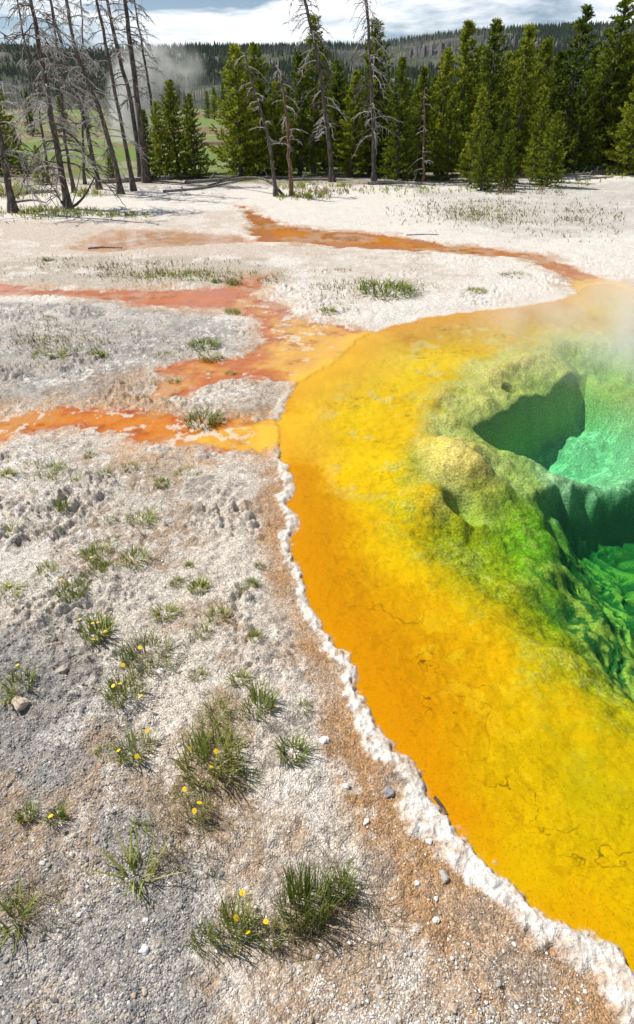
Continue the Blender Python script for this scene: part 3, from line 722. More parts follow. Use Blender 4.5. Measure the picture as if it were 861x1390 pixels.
# ------------------------------------------------------------------ dead snags
def curve_pts(pts, n):
    pts = np.asarray(pts, float); t_ = np.linspace(0, 1, len(pts)); u = np.linspace(0, 1, n)
    out_ = np.stack([np.interp(u, t_, pts[:, k]) for k in range(3)], 1)
    for _ in range(2): out_[1:-1] = 0.25 * out_[:-2] + 0.5 * out_[1:-1] + 0.25 * out_[2:]
    return out_
def branch_mesh(p0, dirv, L, droop, r0, twigs, seed, mat, parent):
    twigs = int(twigs * 1.4); g_ = np.random.default_rng(seed); n = 8; u = np.linspace(0, 1, n)
    dirv = np.asarray(dirv) / np.linalg.norm(dirv)
    side = np.cross(dirv, (0, 0, 1)); side /= np.linalg.norm(side) + 1e-9
    pts = p0 + np.outer(u * L, dirv) + np.outer(-droop * L * u ** 2.2, (0, 0, 1)) + np.outer(np.cumsum(g_.normal(0, 0.035 * L, n)) * u, side) + np.outer(np.cumsum(g_.normal(0, 0.02 * L, n)) * u, (0, 0, 1))
    b_ = MB(); b_.tube(pts, r0 * (1 - 0.75 * u) + 0.002, 5)
    for _ in range(twigs):
        i = g_.integers(2, n); f = u[i]; l2 = L * g_.uniform(0.18, 0.5) * (1.15 - 0.6 * f)
        dv = dirv + side * g_.choice((-1, 1)) * g_.uniform(0.5, 1.3) + np.array([0, 0, g_.uniform(-1.1, 0.25)]); dv /= np.linalg.norm(dv)
        uu = np.linspace(0, 1, 5); q = pts[i] + np.outer(uu * l2, dv) + np.outer(-0.35 * l2 * uu ** 2, (0, 0, 1)) + g_.normal(0, 0.012 * l2, (5, 3)) * uu[:, None] * 3
        b_.tube(q, r0 * 0.5 * (1 - 0.6 * uu) + 0.002, 4)
    return b_.build('branch', mat, parent)
def snag(base, pxs, rpx, nbr, label, blen=(0.5, 1.1), droop=0.7, h0=0.2, bark=None, seed=1, group='bare dead snags', dense=4, twist=0):
    p = hz(*base); Yd = p[1]
    sc_m = math.hypot(p[0], math.hypot(Yd, H)) / F
    pts = [p - np.array([0, 0, 0.05])] + [atY(a, b_, Yd + 0.10 * k * (-1) ** seed) for k, (a, b_) in enumerate(pxs)]
    root = empty('dead_tree', p, label, 'dead tree', group)
    c = curve_pts(pts, 16) - p; n = len(c)
    g_ = np.random.default_rng(seed * 77)
    c[1:-1] += g_.normal(0, 0.012, (n - 2, 3))
    u = np.linspace(0, 1, n)
    r = rpx * sc_m * 0.345 * (1 - 0.62 * u) * (1 + 0.8 * np.exp(-u * 26))
    tb = MB(); tb.tube(c, r, 9, wob=0.16); tb.build('trunk', bark or M_SNAG, root)
    nbr = int(nbr * 1.75); blen = (blen[0], blen[1] * 1.25)
    for i in range(nbr):
        f = h0 + (1 - h0) * (i + g_.random()) / nbr; k = f * (n - 1); i0 = int(min(k, n - 2)); q = c[i0] + (c[i0 + 1] - c[i0]) * (k - i0)
        a = g_.uniform(0, 6.28)
        L = g_.uniform(*blen) * (1.05 - 0.45 * f)
        branch_mesh(q, (math.cos(a), math.sin(a), g_.uniform(-0.15, 0.45)), L, droop * g_.uniform(0.4, 1.25), max(0.010, r[i0] * 0.26), g_.integers(dense, dense + 5), seed * 1000 + i, M_TWIG if g_.random() < 0.62 else M_SNAG, root)
    return root
GL = 'bare dead snags at the left'; GC = 'bare dead snags before the grove'
snag((19,289), [(9,235),(1,188),(-14,110),(-34,0),(-50,-90)], 12, 22, 'leaning dead trunk cut by the left edge of the picture', (0.5, 1.3), 0.5, 0.15, None, 1, GL)
S2 = snag((93,284), [(84,230),(71,167),(60,100),(51,48),(42,0),(26,-90)], 11.5, 46, 'grey dead tree with drooping branches and a forked base in front', (0.45, 1.15), 0.95, 0.14, None, 2, GL, 5)
snag((164,263), [(157,220),(140,163),(122,115),(101,70),(89,0),(78,-80)], 9, 26, 'long leaning dead trunk crossing behind the forked snag', (0.35, 0.95), 0.8, 0.2, None, 3, GL)
snag((135,258), [(122,195),(112,150),(91,87),(68,0),(52,-70)], 7.5, 26, 'slender leaning dead tree third from the left', (0.35, 0.9), 0.8, 0.2, None, 4, GL)
snag((182,259), [(167,181),(153,104),(139,35),(130,0),(118,-70)], 7, 18, 'thin dead trunk left of the thickest leaning snag', (0.3, 0.8), 0.7, 0.3, None, 5, GL)
snag((199,249), [(190,157),(178,70),(169,0),(161,-70)], 11, 24, 'thickest straight dead trunk in front of the isolated pine trio', (0.3, 0.85), 0.6, 0.32, None, 6, GL)
snag((192,247), [(180,140),(158,62),(145,0),(136,-60)], 8, 16, 'dead trunk leaning left just behind the thickest snag', (0.3, 0.8), 0.6, 0.35, None, 7, GL)
snag((219,240), [(210,167),(200,105),(186,22),(180,-20)], 5.5, 18, 'thin dead stem beside the isolated pine trio', (0.4, 0.9), 0.9, 0.4, None, 8, GL)
snag((101,262), [(88,196),(84,130),(78,60),(70,10)], 6, 22, 'thin dead stem hidden behind the forked snag', (0.3, 0.8), 0.9, 0.2, None, 9, GL)
snag((116,252), [(112,190),(114,110),(112,40),(108,-30)], 4.5, 16, 'faint upright dead stem among the leaning left snags', (0.3, 0.7), 0.8, 0.3, None, 10, GL)
snag((66,250), [(60,190),(48,120),(30,40),(18,-40)], 5, 18, 'thin dead stem left of the forked snag', (0.3, 0.8), 0.8, 0.3, None, 17, GL)
snag((375,267), [(370,225),(362,174),(350,135),(343,118),(333,72)], 7, 11, 'bent leaning dead snag with bare top, nearest in the centre', (0.3, 0.6), 0.5, 0.28, None, 11, GC, 2)
snag((396,267), [(394,230),(391,181),(386,122),(376,88)], 8, 14, 'short reddish dead snag with bark left on its base', (0.25, 0.5), 0.7, 0.40, M_SNAGRED, 12, GC, 2)
snag((451,247), [(447,195),(442,157),(432,77),(420,25),(413,-5),(405,-50)], 8.5, 34, 'tall branchy dead snag leaning left before the tall narrow pine', (0.35, 0.8), 0.9, 0.22, None, 13, GC)
snag((508,249), [(507,200),(506,139),(501,52),(497,0),(493,-50)], 8, 34, 'straight tall dead snag with bleached drooping branches', (0.35, 0.8), 0.95, 0.25, None, 14, GC)
snag((558,240), [(557,205),(556,150)], 4, 12, 'thin dead stem among the pines right of the straight snag', (0.2, 0.5), 0.6, 0.2, None, 15, GC, 2)
snag((576,250), [(575,215),(576,165),(577,120)], 4.5, 12, 'brown dead stem at the front of the grove', (0.2, 0.4), 0.6, 0.2, M_SNAGRED, 16, GC, 2)
# forked base of the nearest left snag
sp = S2.location
for pts_, r_, mt in (([(95,283),(106,277),(117,264),(124,250),(130,238)], 0.034, M_SNAG), ([(96,283),(104,262),(110,225),(120,190),(135,155)], 0.016, M_TWIG), ([(90,284),(80,268),(74,255)], 0.03, M_SNAG)):
    c = np.array([atY(a, b_, sp[1] - 0.05) for a, b_ in pts_]) - np.array(sp); c = curve_pts(c, 10); c[0][2] -= 0.08
    k = MB(); k.tube(c, r_ * (1 - 0.6 * np.linspace(0, 1, 10)), 6, wob=.2); k.build('limb', mt, S2)

# ------------------------------------------------------------------ fallen logs and sticks
def log(pxs, r_, label, zoff=0.0, mat=None, name='fallen_log', cat='log', stubs=3):
    pts = []
    for a, b_ in pxs:
        q = hz(a, b_); pts.append(q + np.array([0, 0, r_ * 0.75 + zoff]))
    c = curve_pts(pts, 10); p = c[0].copy(); p[2] -= r_
    root = empty(name, p, label, cat, 'dead wood lying on the ground')
    k = MB(); k.tube(c - p, r_ * (1 - 0.45 * np.linspace(0, 1, 10)), 8, wob=0.2); k.build('stem', mat or M_LOG, root)
    for i in range(stubs):
        q = c[2 + 2 * i] - p; branch_mesh(q, (random.uniform(-.6, .6), random.uniform(-.6, .6), 1), random.uniform(.15, .45), 0.1, r_ * .3, 2, i + int(pxs[0][0]), M_TWIG, root)
log([(139,251),(190,248),(240,244),(308,239)], 0.075, 'long grey fallen trunk lying below the isolated pine trio')
log([(222,261),(262,258),(292,254),(330,246)], 0.04, 'thin fallen stem curving over pale crust below the meadow gap')
log([(0,268),(40,264),(80,262)], 0.06, 'fallen grey trunk behind the leftmost snag')
log([(20,276),(46,272),(62,276)], 0.03, 'broken thin branch lying beside the leftmost snag', stubs=1)
log([(252,250),(300,246),(360,243),(452,243)], 0.055, 'fallen trunk running left from the foot of the tall branchy snag')
log([(395,246),(430,245),(470,246)], 0.05, 'short bleached log below the slim pine', stubs=1)
log([(500,252),(545,250),(590,254)], 0.06, 'dark fallen log at the foot of the straight tall snag')
log([(760,232),(800,229),(838,226)], 0.05, 'grey log at the back of the pale clearing', stubs=1)
log([(768,240),(815,238),(862,233)], 0.045, 'long thin grey log crossing the pale clearing')
log([(782,247),(812,244),(832,243)], 0.035, 'short weathered log in front of the pale clearing', stubs=1)
log([(120,338),(140,336),(166,337)], 0.018, 'small dark stick lying on the pinkish crust at left', stubs=0, name='stick', cat='stick')
log([(552,321),(575,320),(596,320)], 0.012, 'small pale stick lying beside the upper runoff stream', stubs=0, name='stick', cat='stick')
# arched log leaning at the foot of the bent snag
p0, p1 = hz(282, 252), hz(386, 268)
ar3 = [p0, atY(322, 241, p0[1] * .75 + p1[1] * .25), atY(352, 240, p0[1] * .4 + p1[1] * .6), atY(372, 249, p0[1] * .15 + p1[1] * .85), p1]
c = curve_pts(ar3, 14); k = MB(); root = empty('fallen_log', p1, 'arched grey fallen stem ending at the foot of the bent snag', 'log', 'dead wood lying on the ground')
k.tube(c - p1, 0.045 * (0.55 + 0.45 * np.linspace(0, 1, 14)), 7, wob=.2); k.build('stem', M_SNAG, root)

# ------------------------------------------------------------------ grass tufts and flowers
def tuft_arrays(seed, n, spread, lean, wid=0.020):
    """unit-height tuft"""
    g_ = np.random.default_rng(seed); V_ = []; F_ = []; C_ = []; nb = 0
    for i in range(n):
        a = g_.uniform(0, 6.28); r = spread * math.sqrt(g_.random()); h = g_.uniform(0.45, 1.0) * (1 - 0.3 * r / spread)
        bx, by = r * math.cos(a), r * math.sin(a); la = a + g_.normal(0, 0.8); ln = lean * g_.uniform(0.2, 1.3) * h
        sx, sy = -math.sin(la + g_.normal(0, .5)), math.cos(la); w_ = wid * g_.uniform(0.6, 1.3)
        for k, f in enumerate((0, 0.4, 0.75, 1.0)):
            cx, cy, cz = bx + math.cos(la) * ln * f ** 1.7, by + math.sin(la) * ln * f ** 1.7, h * (f - 0.18 * f * f * min(1, ln)) - (0.03 if k == 0 else 0)
            ww = w_ * (1.0, 0.9, 0.6, 0.08)[k]
            V_ += [(cx - sx * ww, cy - sy * ww, cz), (cx + sx * ww, cy + sy * ww, cz)]
        for k in range(3): F_.append((nb + 2 * k, nb + 2 * k + 1, nb + 2 * k + 3, nb + 2 * k + 2))
        C_ += [np.clip(0.38 + g_.normal(0, 0.20) + (0.30 if g_.random() < 0.12 else 0), 0, 1)] * 8; nb += 8
    return np.array(V_), np.array(F_), np.array(C_)
TUFTS = []
for sd, n, spd, ln in ((21, 110, 0.42, 0.75), (22, 160, 0.65, 0.75), (23, 80, 0.55, 1.0), (24, 240, 0.90, 0.85), (25, 55, 0.32, 1.25), (26, 110, 0.90, 0.8)):
    o = mesh_np('blades', *tuft_arrays(sd, n, spd, ln)[:2], M_GRASS, None, False, {'vary': tuft_arrays(sd, n, spd, ln)[2]}); COL.objects.unlink(o); TUFTS.append(o)
m, t, bs = new_mat('yellow_petals'); bs.inputs['Base Color'].default_value = (0.86, 0.60, 0.01, 1); bs.inputs['Roughness'].default_value = 0.6; M_PETAL = m
pn = t.noise(t.add('ShaderNodeTexCoord').outputs['Object'], 60, 2); t.link(t.ramp(pn, [(0.3, (0.80, 0.48, 0.005)), (0.7, (0.88, 0.66, 0.02))]), bs.inputs['Base Color'])
m, t, bs = new_mat('flower_centre'); t.link(t.ramp(t.noise(t.add('ShaderNodeTexCoord').outputs['Object'], 300, 2), [(0.3, (0.70, 0.40, 0.005)), (0.7, (0.82, 0.52, 0.01))]), bs.inputs['Base Color']); M_CENTRE = m
def petals():
    k = MB()
    for i in range(9):
        a = i / 9 * 6.283; ca_, sa_ = math.cos(a), math.sin(a); q = []
        for f, w_ in ((0.15, 0.10), (0.55, 0.24), (0.85, 0.22), (1.0, 0.08)):
            zz_ = 0.10 + 0.25 * f - 0.18 * f * f
            q += [(ca_ * f - sa_ * -w_, sa_ * f + ca_ * -w_, zz_), (ca_ * f - sa_ * w_, sa_ * f + ca_ * w_, zz_)]
        k.put(q, [(0, 1, 3, 2), (2, 3, 5, 4), (4, 5, 7, 6)])
    return k
FL = petals().build('flower', M_PETAL, None, True)
k = MB(); th = np.linspace(0, 1, 5); k.tube(np.stack([th * 0, th * 0, 0.12 + 0.16 * np.sin(th * 1.57)], 1), 0.30 * np.cos(th * 1.5) + 0.01, 8); FC = k.build('centre', M_CENTRE)
k = MB(); th = np.linspace(0, 1, 5); k.tube(np.stack([0.05 * np.sin(th * 2), 0 * th, th], 1), 0.016, 5); FS = k.build('stalk', M_GRASS)
for o in (FL, FC, FS): COL.objects.unlink(o)
def flower(root, px, py, size=0.0085):
    """flower on its own stalk, child of its plant; pixel is where the head shows"""
    zt = 0.075; q = P(px, py, root.location[2] + zt) - np.array(root.location)
    rs = root.scale[0]
    f = FL.copy(); COL.objects.link(f); f.parent = root; f.location = q / np.array(root.scale); 
    s_ = size * random.uniform(0.85, 1.25)
    f.scale = (s_ / root.scale[0], s_ / root.scale[1], s_ / root.scale[2]); f.rotation_euler = (random.uniform(-.5, .3), random.uniform(-.4, .4), random.uniform(0, 6))
    c = FC.copy(); COL.objects.link(c); c.parent = f
    st = FS.copy(); COL.objects.link(st); st.parent = root
    st.location = (q[0] / root.scale[0], q[1] / root.scale[1], -0.02); hh = q[2] / root.scale[2] + 0.02
    st.scale = (hh * 0.6, hh * 0.6, hh)
def tuft(px, py, wpx, hpx, var, label, flowers=(), name='grass_tuft', cat='grass tuft', group='grass tufts on the crust'):
    p = hz(px, py); s_ = mpp(py)
    dep = math.asin(min(0.999, H / np.linalg.norm(p - np.array([0, 0, H]))))
    hm = max(0.028, hpx * s_ * 0.52 / max(0.45, math.cos(dep))); wm = wpx * s_ * 0.55
    spd = (0.42, 0.65, 0.55, 0.85, 0.32, 0.90)[var]
    root = empty(name, p - np.array([0, 0, 0.006]), label, cat, group)
    root.rotation_euler = (0, 0, 0) if flowers else (0, 0, random.uniform(0, 6.28))
    root.scale = (wm / (spd + 0.3), wm / (spd + 0.3), hm)
    c = TUFTS[var].copy(); COL.objects.link(c); c.parent = root
    c.rotation_euler = (0, 0, random.uniform(0, 6.28))
    for fx, fy in flowers: flower(root, fx, fy)
    return root
T = [
 # lower foreground
 (415,1240,78,95,3,'largest thick green tuft at the bottom centre',()),
 (460,1212,52,60,1,'tuft leaning right beside the largest bottom tuft',()),
 (315,1272,70,62,1,'spreading bottom tuft with three yellow flowers',((321,1246),(337,1266),(361,1251))),
 (368,1280,46,40,2,'low tuft between the flowering bottom tuft and the largest tuft',()),
 (277,1284,44,48,2,'thin spreading tuft left of the flowering bottom tuft',()),
 (190,1192,66,56,4,'lone pale leaved tuft on grey gravel, bottom left of centre',()),
 (38,1112,36,38,0,'small upright tuft on grey gravel, left of a one flowered tuft',()),
 (79,1118,36,38,0,'small tuft on grey gravel with one yellow flower',((69,1108),)),
 (22,1252,56,58,4,'loose tuft with straw stems at the lower left edge',()),
 (20,1220,24,26,4,'tiny tuft above the loose lower left edge tuft',()),
 (270,1108,46,46,5,'sparse tuft with two yellow flowers below the big flowering tuft',((264,1101),(271,1090))),
 (250,1078,24,18,4,'thin wisp with a yellow flower left of sparse flowering tuft',((251,1071),)),
 (287,1040,96,72,3,'big green clump with three yellow flowers at left centre',((257,1016),(294,1020),(287,1041))),
 (297,975,42,46,2,'pale loose tuft above the big flowering clump',()),
 (350,968,60,50,1,'full green tuft right above the big flowering clump',()),
 (325,930,36,32,0,'small tuft between the full green tuft and the tan earth',()),
 (397,1028,56,44,0,'tuft on pale earth nearest the pool rim',()),
 (411,966,28,24,2,'small dry tuft right of the full green tuft',()),
 (336,1066,40,36,2,'faint tuft right below the big flowering clump',()),
 (186,1024,62,58,1,'green clump with three yellow flowers above the lone gravel tuft',((200,992),(161,1019),(186,1027))),
 (142,1026,28,22,2,'dry little tuft left of the three flowered clump',()),
 (190,1130,26,24,4,'wispy tuft on bare gravel between clump and lone tuft',()),
 (330,1222,16,12,4,'wisp carrying a single yellow flower on pale gravel',((329,1212),)),
 (172,950,62,56,1,'tuft with three yellow flowers at the edge of grey gravel',((154,931),(163,928),(191,945))),
 (200,900,76,56,5,'wide sparse clump with two yellow flowers',((190,879),(167,903))),
 (133,866,60,58,0,'bright dense tuft with five yellow flowers',((108,841),(126,846),(133,845),(143,857),(127,868))),
 (30,938,52,46,2,'tuft with one yellow flower at the left edge of gravel',((24,903),)),
 (12,955,30,34,4,'broad leaved tuft cut by the left edge on gravel',()),
 # middle foreground
 (131,755,44,32,1,'upper tuft of a close pair with an orange yellow flower',((124,757),)),
 (138,778,44,30,1,'lower tuft of a close pair left of centre',()),
 (185,762,52,30,1,'wide dark tuft right of the close pair',()),
 (102,812,52,40,1,'tuft above the bright five flowered tuft',((83,787),)),
 (63,779,36,28,2,'small tuft left of the close pair',()),
 (225,836,44,28,0,'neat tuft on pale crust right of the five flowered tuft',()),
 (270,803,40,28,0,'short tuft on pale crust at centre left, right one of two',()),
 (240,795,24,22,0,'short tuft on pale crust at centre left, left one of two',()),
 (257,771,20,16,0,'tiny tuft above the two short tufts on pale crust',()),
 (277,868,30,32,2,'small splayed tuft with dark shadow at centre left',()),
 (296,845,38,36,2,'pale green tuft above the small splayed tuft',()),
 (328,808,28,28,2,'thin tuft left of the narrow upright one by tan earth',()),
 (343,796,22,26,0,'narrow upright tuft near the tan earth strip',()),
 (353,770,18,14,0,'tiny tuft closest to the rim at mid height',()),
 (348,874,28,20,0,'round little tuft on crust beside the tan strip',()),
 (269,924,30,22,0,'round little tuft right of the wide sparse clump',()),
 (192,706,50,26,1,'dark tuft beside a crack in the crust, left centre',()),
 (152,708,20,16,2,'tiny tuft left of the dark cracked crust tuft',()),
 (153,734,22,18,2,'tiny tuft under the dark cracked crust tuft',()),
 (88,694,28,36,0,'upright tuft left of the crust crack',()),
 (14,724,38,30,0,'tuft with one yellow flower at the left edge, mid height',((10,700),)),
 (14,806,36,26,4,'sparse tuft with yellow flower at the left edge above gravel',((13,795),)),
 (255,645,40,18,1,'right tuft of the pair below the lower orange stream',()),
 (221,660,30,20,0,'left tuft of the pair below the lower orange stream',()),
 (178,636,30,22,2,'tuft just under the pale islet of the lower orange stream',()),
 (143,645,26,18,2,'small tuft on broken crust under the lower orange stream',()),
 (122,618,22,16,2,'small tuft on the shore of the lower orange stream',()),
 (67,640,42,22,5,'thin wide tuft on rough crust near the left edge',()),
 (12,648,30,24,0,'tuft at the left edge just below the orange stream',()),
 (102,655,16,18,4,'spindly tuft on rough crust below the orange stream',()),
 (80,726,18,14,2,'wisp of grass between left edge tuft and cracked crust',()),
 # among the runoff
 (276,572,58,30,3,'large dark tuft standing in the lower orange stream',()),
 (236,518,20,12,0,'small tuft on the orange mat above the large stream tuft',()),
 (313,507,20,10,0,'small dark tuft on a pale islet above the lower stream',()),
 (277,472,50,22,3,'large tuft on grey crust left of the yellow runoff',()),
 (286,486,42,16,1,'lower half tuft below the large tuft on grey crust',()),
 (222,486,34,14,5,'thin tuft left of the large tuft on grey crust',()),
 (315,425,24,18,3,'round bright tuft on the shore of the pink stream',()),
 (318,385,26,20,1,'bright tuft above the pink stream bend',()),
 (295,384,22,12,0,'low tuft left of the bright one above the bend',()),
 (133,484,30,14,0,'small tuft on grey crust at the left',()),
 (80,487,34,18,0,'dark tuft on grey crust by broken lumps',()),
 (55,486,26,12,5,'thin tuft left of the dark tuft on broken crust',()),
 (130,428,30,9,5,'low tuft on crust just below the pink stream',()),
 (65,436,26,9,5,'low tuft near the left edge below the pink stream',()),
 (445,428,30,14,0,'small tuft on pale crust above the yellow runoff',()),
 (524,399,90,24,3,'broad dry green tuft on the white crust between streams',()),
 (647,396,30,10,3,'small bright tuft on white crust left of the pool inlet',()),
 (700,376,46,10,5,'dry flat tuft on white crust near the stream bend',()),
 (66,355,22,10,0,'tuft on the pinkish flat at the left',()),
]
for px, py, wpx, hpx, var, lab, fl in T: tuft(px, py, wpx, hpx, var, lab, fl)

# sparse dry grass: nobody could count it
def scatter_grass(name, patches, mat, seed):
    g_ = np.random.default_rng(seed); V_ = []; F_ = []; C_ = []; nb = 0
    for px, py, rx, ry, n, hh in patches:
        xs = px + rx * g_.normal(0, 0.45, n); ys = np.clip(py + ry * g_.normal(0, 0.45, n), 200, 1389)
        # gather in small bunches
        k_ = max(1, n // 9); xs[k_:] = xs[g_.integers(0, k_, n - k_)] + g_.normal(0, 2.2, n - k_); ys[k_:] = ys[g_.integers(0, k_, n - k_)] * 1.0
        pts_ = np.array([P(a, b_)[:2] for a, b_ in zip(xs, ys)])
        pts_ += g_.normal(0, 0.012, pts_.shape)
        f_ = ground_fields(pts_[:, 0], pts_[:, 1]); zz_ = height(pts_[:, 0], pts_[:, 1], *f_)[0]
        ok = (f_[0] < -0.14) & (fbm(pts_[:, 0], pts_[:, 1], 1.1, 3, seed) > g_.normal(-0.38, 0.25, n)) & (np.maximum.reduce(list(f_[1].values())) < 0.0)
        for (qx, qy), qz in zip(pts_[ok], zz_[ok]):
            a = g_.uniform(0, 6.28); h = hh * g_.uniform(0.4, 1.2); ln = h * g_.uniform(0.1, 1.2); w_ = max(0.0011, 0.00055 * math.hypot(qx, qy))
            sx, sy = -math.sin(a) * w_, math.cos(a) * w_
            for f in (0, 0.55, 1):
                ww = (1, 0.8, 0.15)[int(f * 2)]
                cx, cy, cz = qx + math.cos(a) * ln * f * f, qy + math.sin(a) * ln * f * f, qz - 0.004 + h * f * (1 - .2 * f)
                V_ += [(cx - sx * ww, cy - sy * ww, cz), (cx + sx * ww, cy + sy * ww, cz)]
            F_ += [(nb, nb + 1, nb + 3, nb + 2), (nb + 2, nb + 3, nb + 5, nb + 4)]; C_ += [np.clip(g_.normal(.45, .25), 0, 1)] * 6; nb += 6
    return tag(mesh_np(name, V_, F_, mat, None, False, {'vary': C_}), kind='stuff')
scatter_grass('dry_grass', [(240,366,110,14,1500,.07),(90,368,90,14,700,.06),(330,378,50,12,500,.08),(640,290,120,22,1400,.08),(780,300,90,22,800,.08),(440,262,60,8,500,.12),(700,262,80,8,500,.1),
 (520,395,60,14,700,.07),(450,400,40,30,300,.06),(270,1110,90,70,520,.05),(300,1010,60,60,300,.05),(190,900,60,50,320,.045),(220,1180,60,30,200,.06),(60,700,60,60,300,.045),(160,680,90,50,300,.04),
 (50,1250,50,40,140,.06),(400,1265,90,30,340,.06),(480,1215,40,30,160,.05),(300,830,60,60,300,.04),(60,460,70,40,500,.06),(200,470,80,40,400,.05),(120,780,70,50,260,.04),(60,830,50,50,200,.04)], M_STRAW, 401)
scatter_grass('grass', [(60,290,60,9,900,.13),(150,293,60,5,400,.10),(410,268,40,4,400,.12),(430,254,70,6,700,.16),(560,262,70,8,400,.12),(640,292,100,18,500,.08),(770,252,50,8,300,.1),(250,376,90,12,700,.07),(90,470,60,30,420,.05),
 (330,380,30,10,400,.08),(220,900,40,30,160,.045),(300,1000,50,60,260,.05),(60,640,60,30,220,.045),(150,760,60,40,200,.04),(835,240,40,6,200,.14),(20,262,40,12,600,.2),(120,262,50,8,400,.16)], M_GRASS, 402)
def litter(name, patches, seed):
    g_ = np.random.default_rng(seed); k_ = MB()
    for px, py, rx, ry, n, L in patches:
        for _ in range(n):
            q = P(px + rx * g_.normal(0, .5), min(1385, py + ry * g_.normal(0, .5))); a = g_.uniform(0, 6.28); l_ = L * g_.uniform(.3, 1.2); bend = g_.normal(0, .5)
            u_ = np.linspace(0, 1, 5); xs = q[0] + np.cos(a + bend * u_) * l_ * u_; ys = q[1] + np.sin(a + bend * u_) * l_ * u_
            f_ = ground_fields(xs, ys)
            if f_[0].max() > -0.13: continue
            zs = height(xs, ys, *f_)[0]; zs = np.maximum(zs, zs.mean()) + 0.004 + 0.012 * g_.random() * u_
            k_.tube(np.stack([xs, ys, zs], 1), 0.0011 * (1 - .5 * u_), 4, c=g_.uniform(.2, 1))
    tag(k_.build(name, M_STRAW, None, True, True), kind='stuff')
litter('straw', [(500,1240,40,40,46,.10),(455,1180,60,40,36,.09),(410,1270,90,50,60,.09),(230,1120,110,90,70,.07),(300,1020,110,80,60,.07),(200,920,110,60,50,.06),(80,1230,90,70,50,.08),(290,880,110,80,50,.05),(120,760,110,80,50,.05),(150,660,120,50,40,.06)], 431)
# ------------------------------------------------------------------ loose gravel
def pebble_proto(seed):
    g_ = np.random.default_rng(seed)
    ico = np.array([(0,0,1),(.894,0,.447),(.276,.851,.447),(-.724,.526,.447),(-.724,-.526,.447),(.276,-.851,.447),(.724,.526,-.447),(-.276,.851,-.447),(-.894,0,-.447),(-.276,-.851,-.447),(.724,-.526,-.447),(0,0,-1)], float)
    f = np.array([(0,1,2),(0,2,3),(0,3,4),(0,4,5),(0,5,1),(1,6,2),(2,7,3),(3,8,4),(4,9,5),(5,10,1),(6,7,2),(7,8,3),(8,9,4),(9,10,5),(10,6,1),(11,7,6),(11,8,7),(11,9,8),(11,10,9),(11,6,10)])
    return ico * g_.uniform(0.65, 1.15, (12, 1)) * np.array([1, .85, .6]), f
m, t, bs = new_mat('gravel_stone')
a = t.add('ShaderNodeAttribute', attribute_name='vary').outputs['Fac']
t.link(t.ramp(a, [(0.0, (0.13, 0.125, 0.125)), (0.25, (0.27, 0.265, 0.27)), (0.5, (0.40, 0.37, 0.34)), (0.72, (0.50, 0.40, 0.29)), (0.8, (0.66, 0.63, 0.59)), (1.0, (0.80, 0.78, 0.75))]), bs.inputs['Base Color'])
bs.inputs['Roughness'].default_value = 0.85; M_STONE = m
def gravel(name, n, seed):
    g_ = np.random.default_rng(seed)
    # uneven cover, more on the grey flats near the camera
    u_ = g_.uniform(-25, 800, n * 2); v_ = 1400 - 830 * g_.random(n * 2) ** 1.45
    q = np.array([P(a_, b_)[:2] for a_, b_ in zip(u_, v_)])
    dn = fbm(q[:, 0], q[:, 1], 2.2, 4, 411) - 0.55 * sm(sdf(POOL, q[:, 0], q[:, 1]), -0.75, -0.25); gz = sdf(PL([(-300,840),(60,850),(130,900),(170,980),(240,1080),(330,1180),(330,1280),(250,1470),(-400,1470)]), q[:, 0], q[:, 1])
    keep = g_.random(n * 2) < np.clip(0.40 + 0.7 * dn + 0.5 * sm(gz, -.1, .2), 0.06, 1)
    f_ = ground_fields(q[:, 0], q[:, 1]); keep &= (f_[0] < -0.10) & (np.maximum.reduce(list(f_[1].values())) < -0.03)
    q = q[keep][:n]; f_ = ground_fields(q[:, 0], q[:, 1]); zz_ = height(q[:, 0], q[:, 1], *f_)[0]; gz = gz[keep][:n]; nn = len(q)
    size = np.exp(g_.normal(-5.98, 0.45, nn)) * (1 + 0.10 * q[:, 1])
    protos = [pebble_proto(s_) for s_ in range(6)]
    pk = g_.integers(0, 6, nn); rot = g_.uniform(0, 6.28, nn)
    V_ = np.stack([protos[i][0] for i in range(6)])[pk] * size[:, None, None]
    c_, s_ = np.cos(rot)[:, None], np.sin(rot)[:, None]
    vx = V_[..., 0] * c_ - V_[..., 1] * s_ + q[:, 0:1]; vy = V_[..., 0] * s_ + V_[..., 1] * c_ + q[:, 1:2]; vz = V_[..., 2] + zz_[:, None] + size[:, None] * 0.22
    F_ = (protos[0][1][None] + (np.arange(nn) * 12)[:, None, None]).reshape(-1, 3)
    va_ = np.clip(np.where(gz > 0, g_.beta(1.3, 1.5, nn) * 0.9, g_.uniform(0.35, 1.0, nn)), 0, 1)
    return tag(mesh_np(name, np.stack([vx, vy, vz], -1).reshape(-1, 3), F_, M_STONE, None, False, {'vary': np.repeat(va_, 12)}), kind='stuff')
gravel('gravel', 42000, 421)
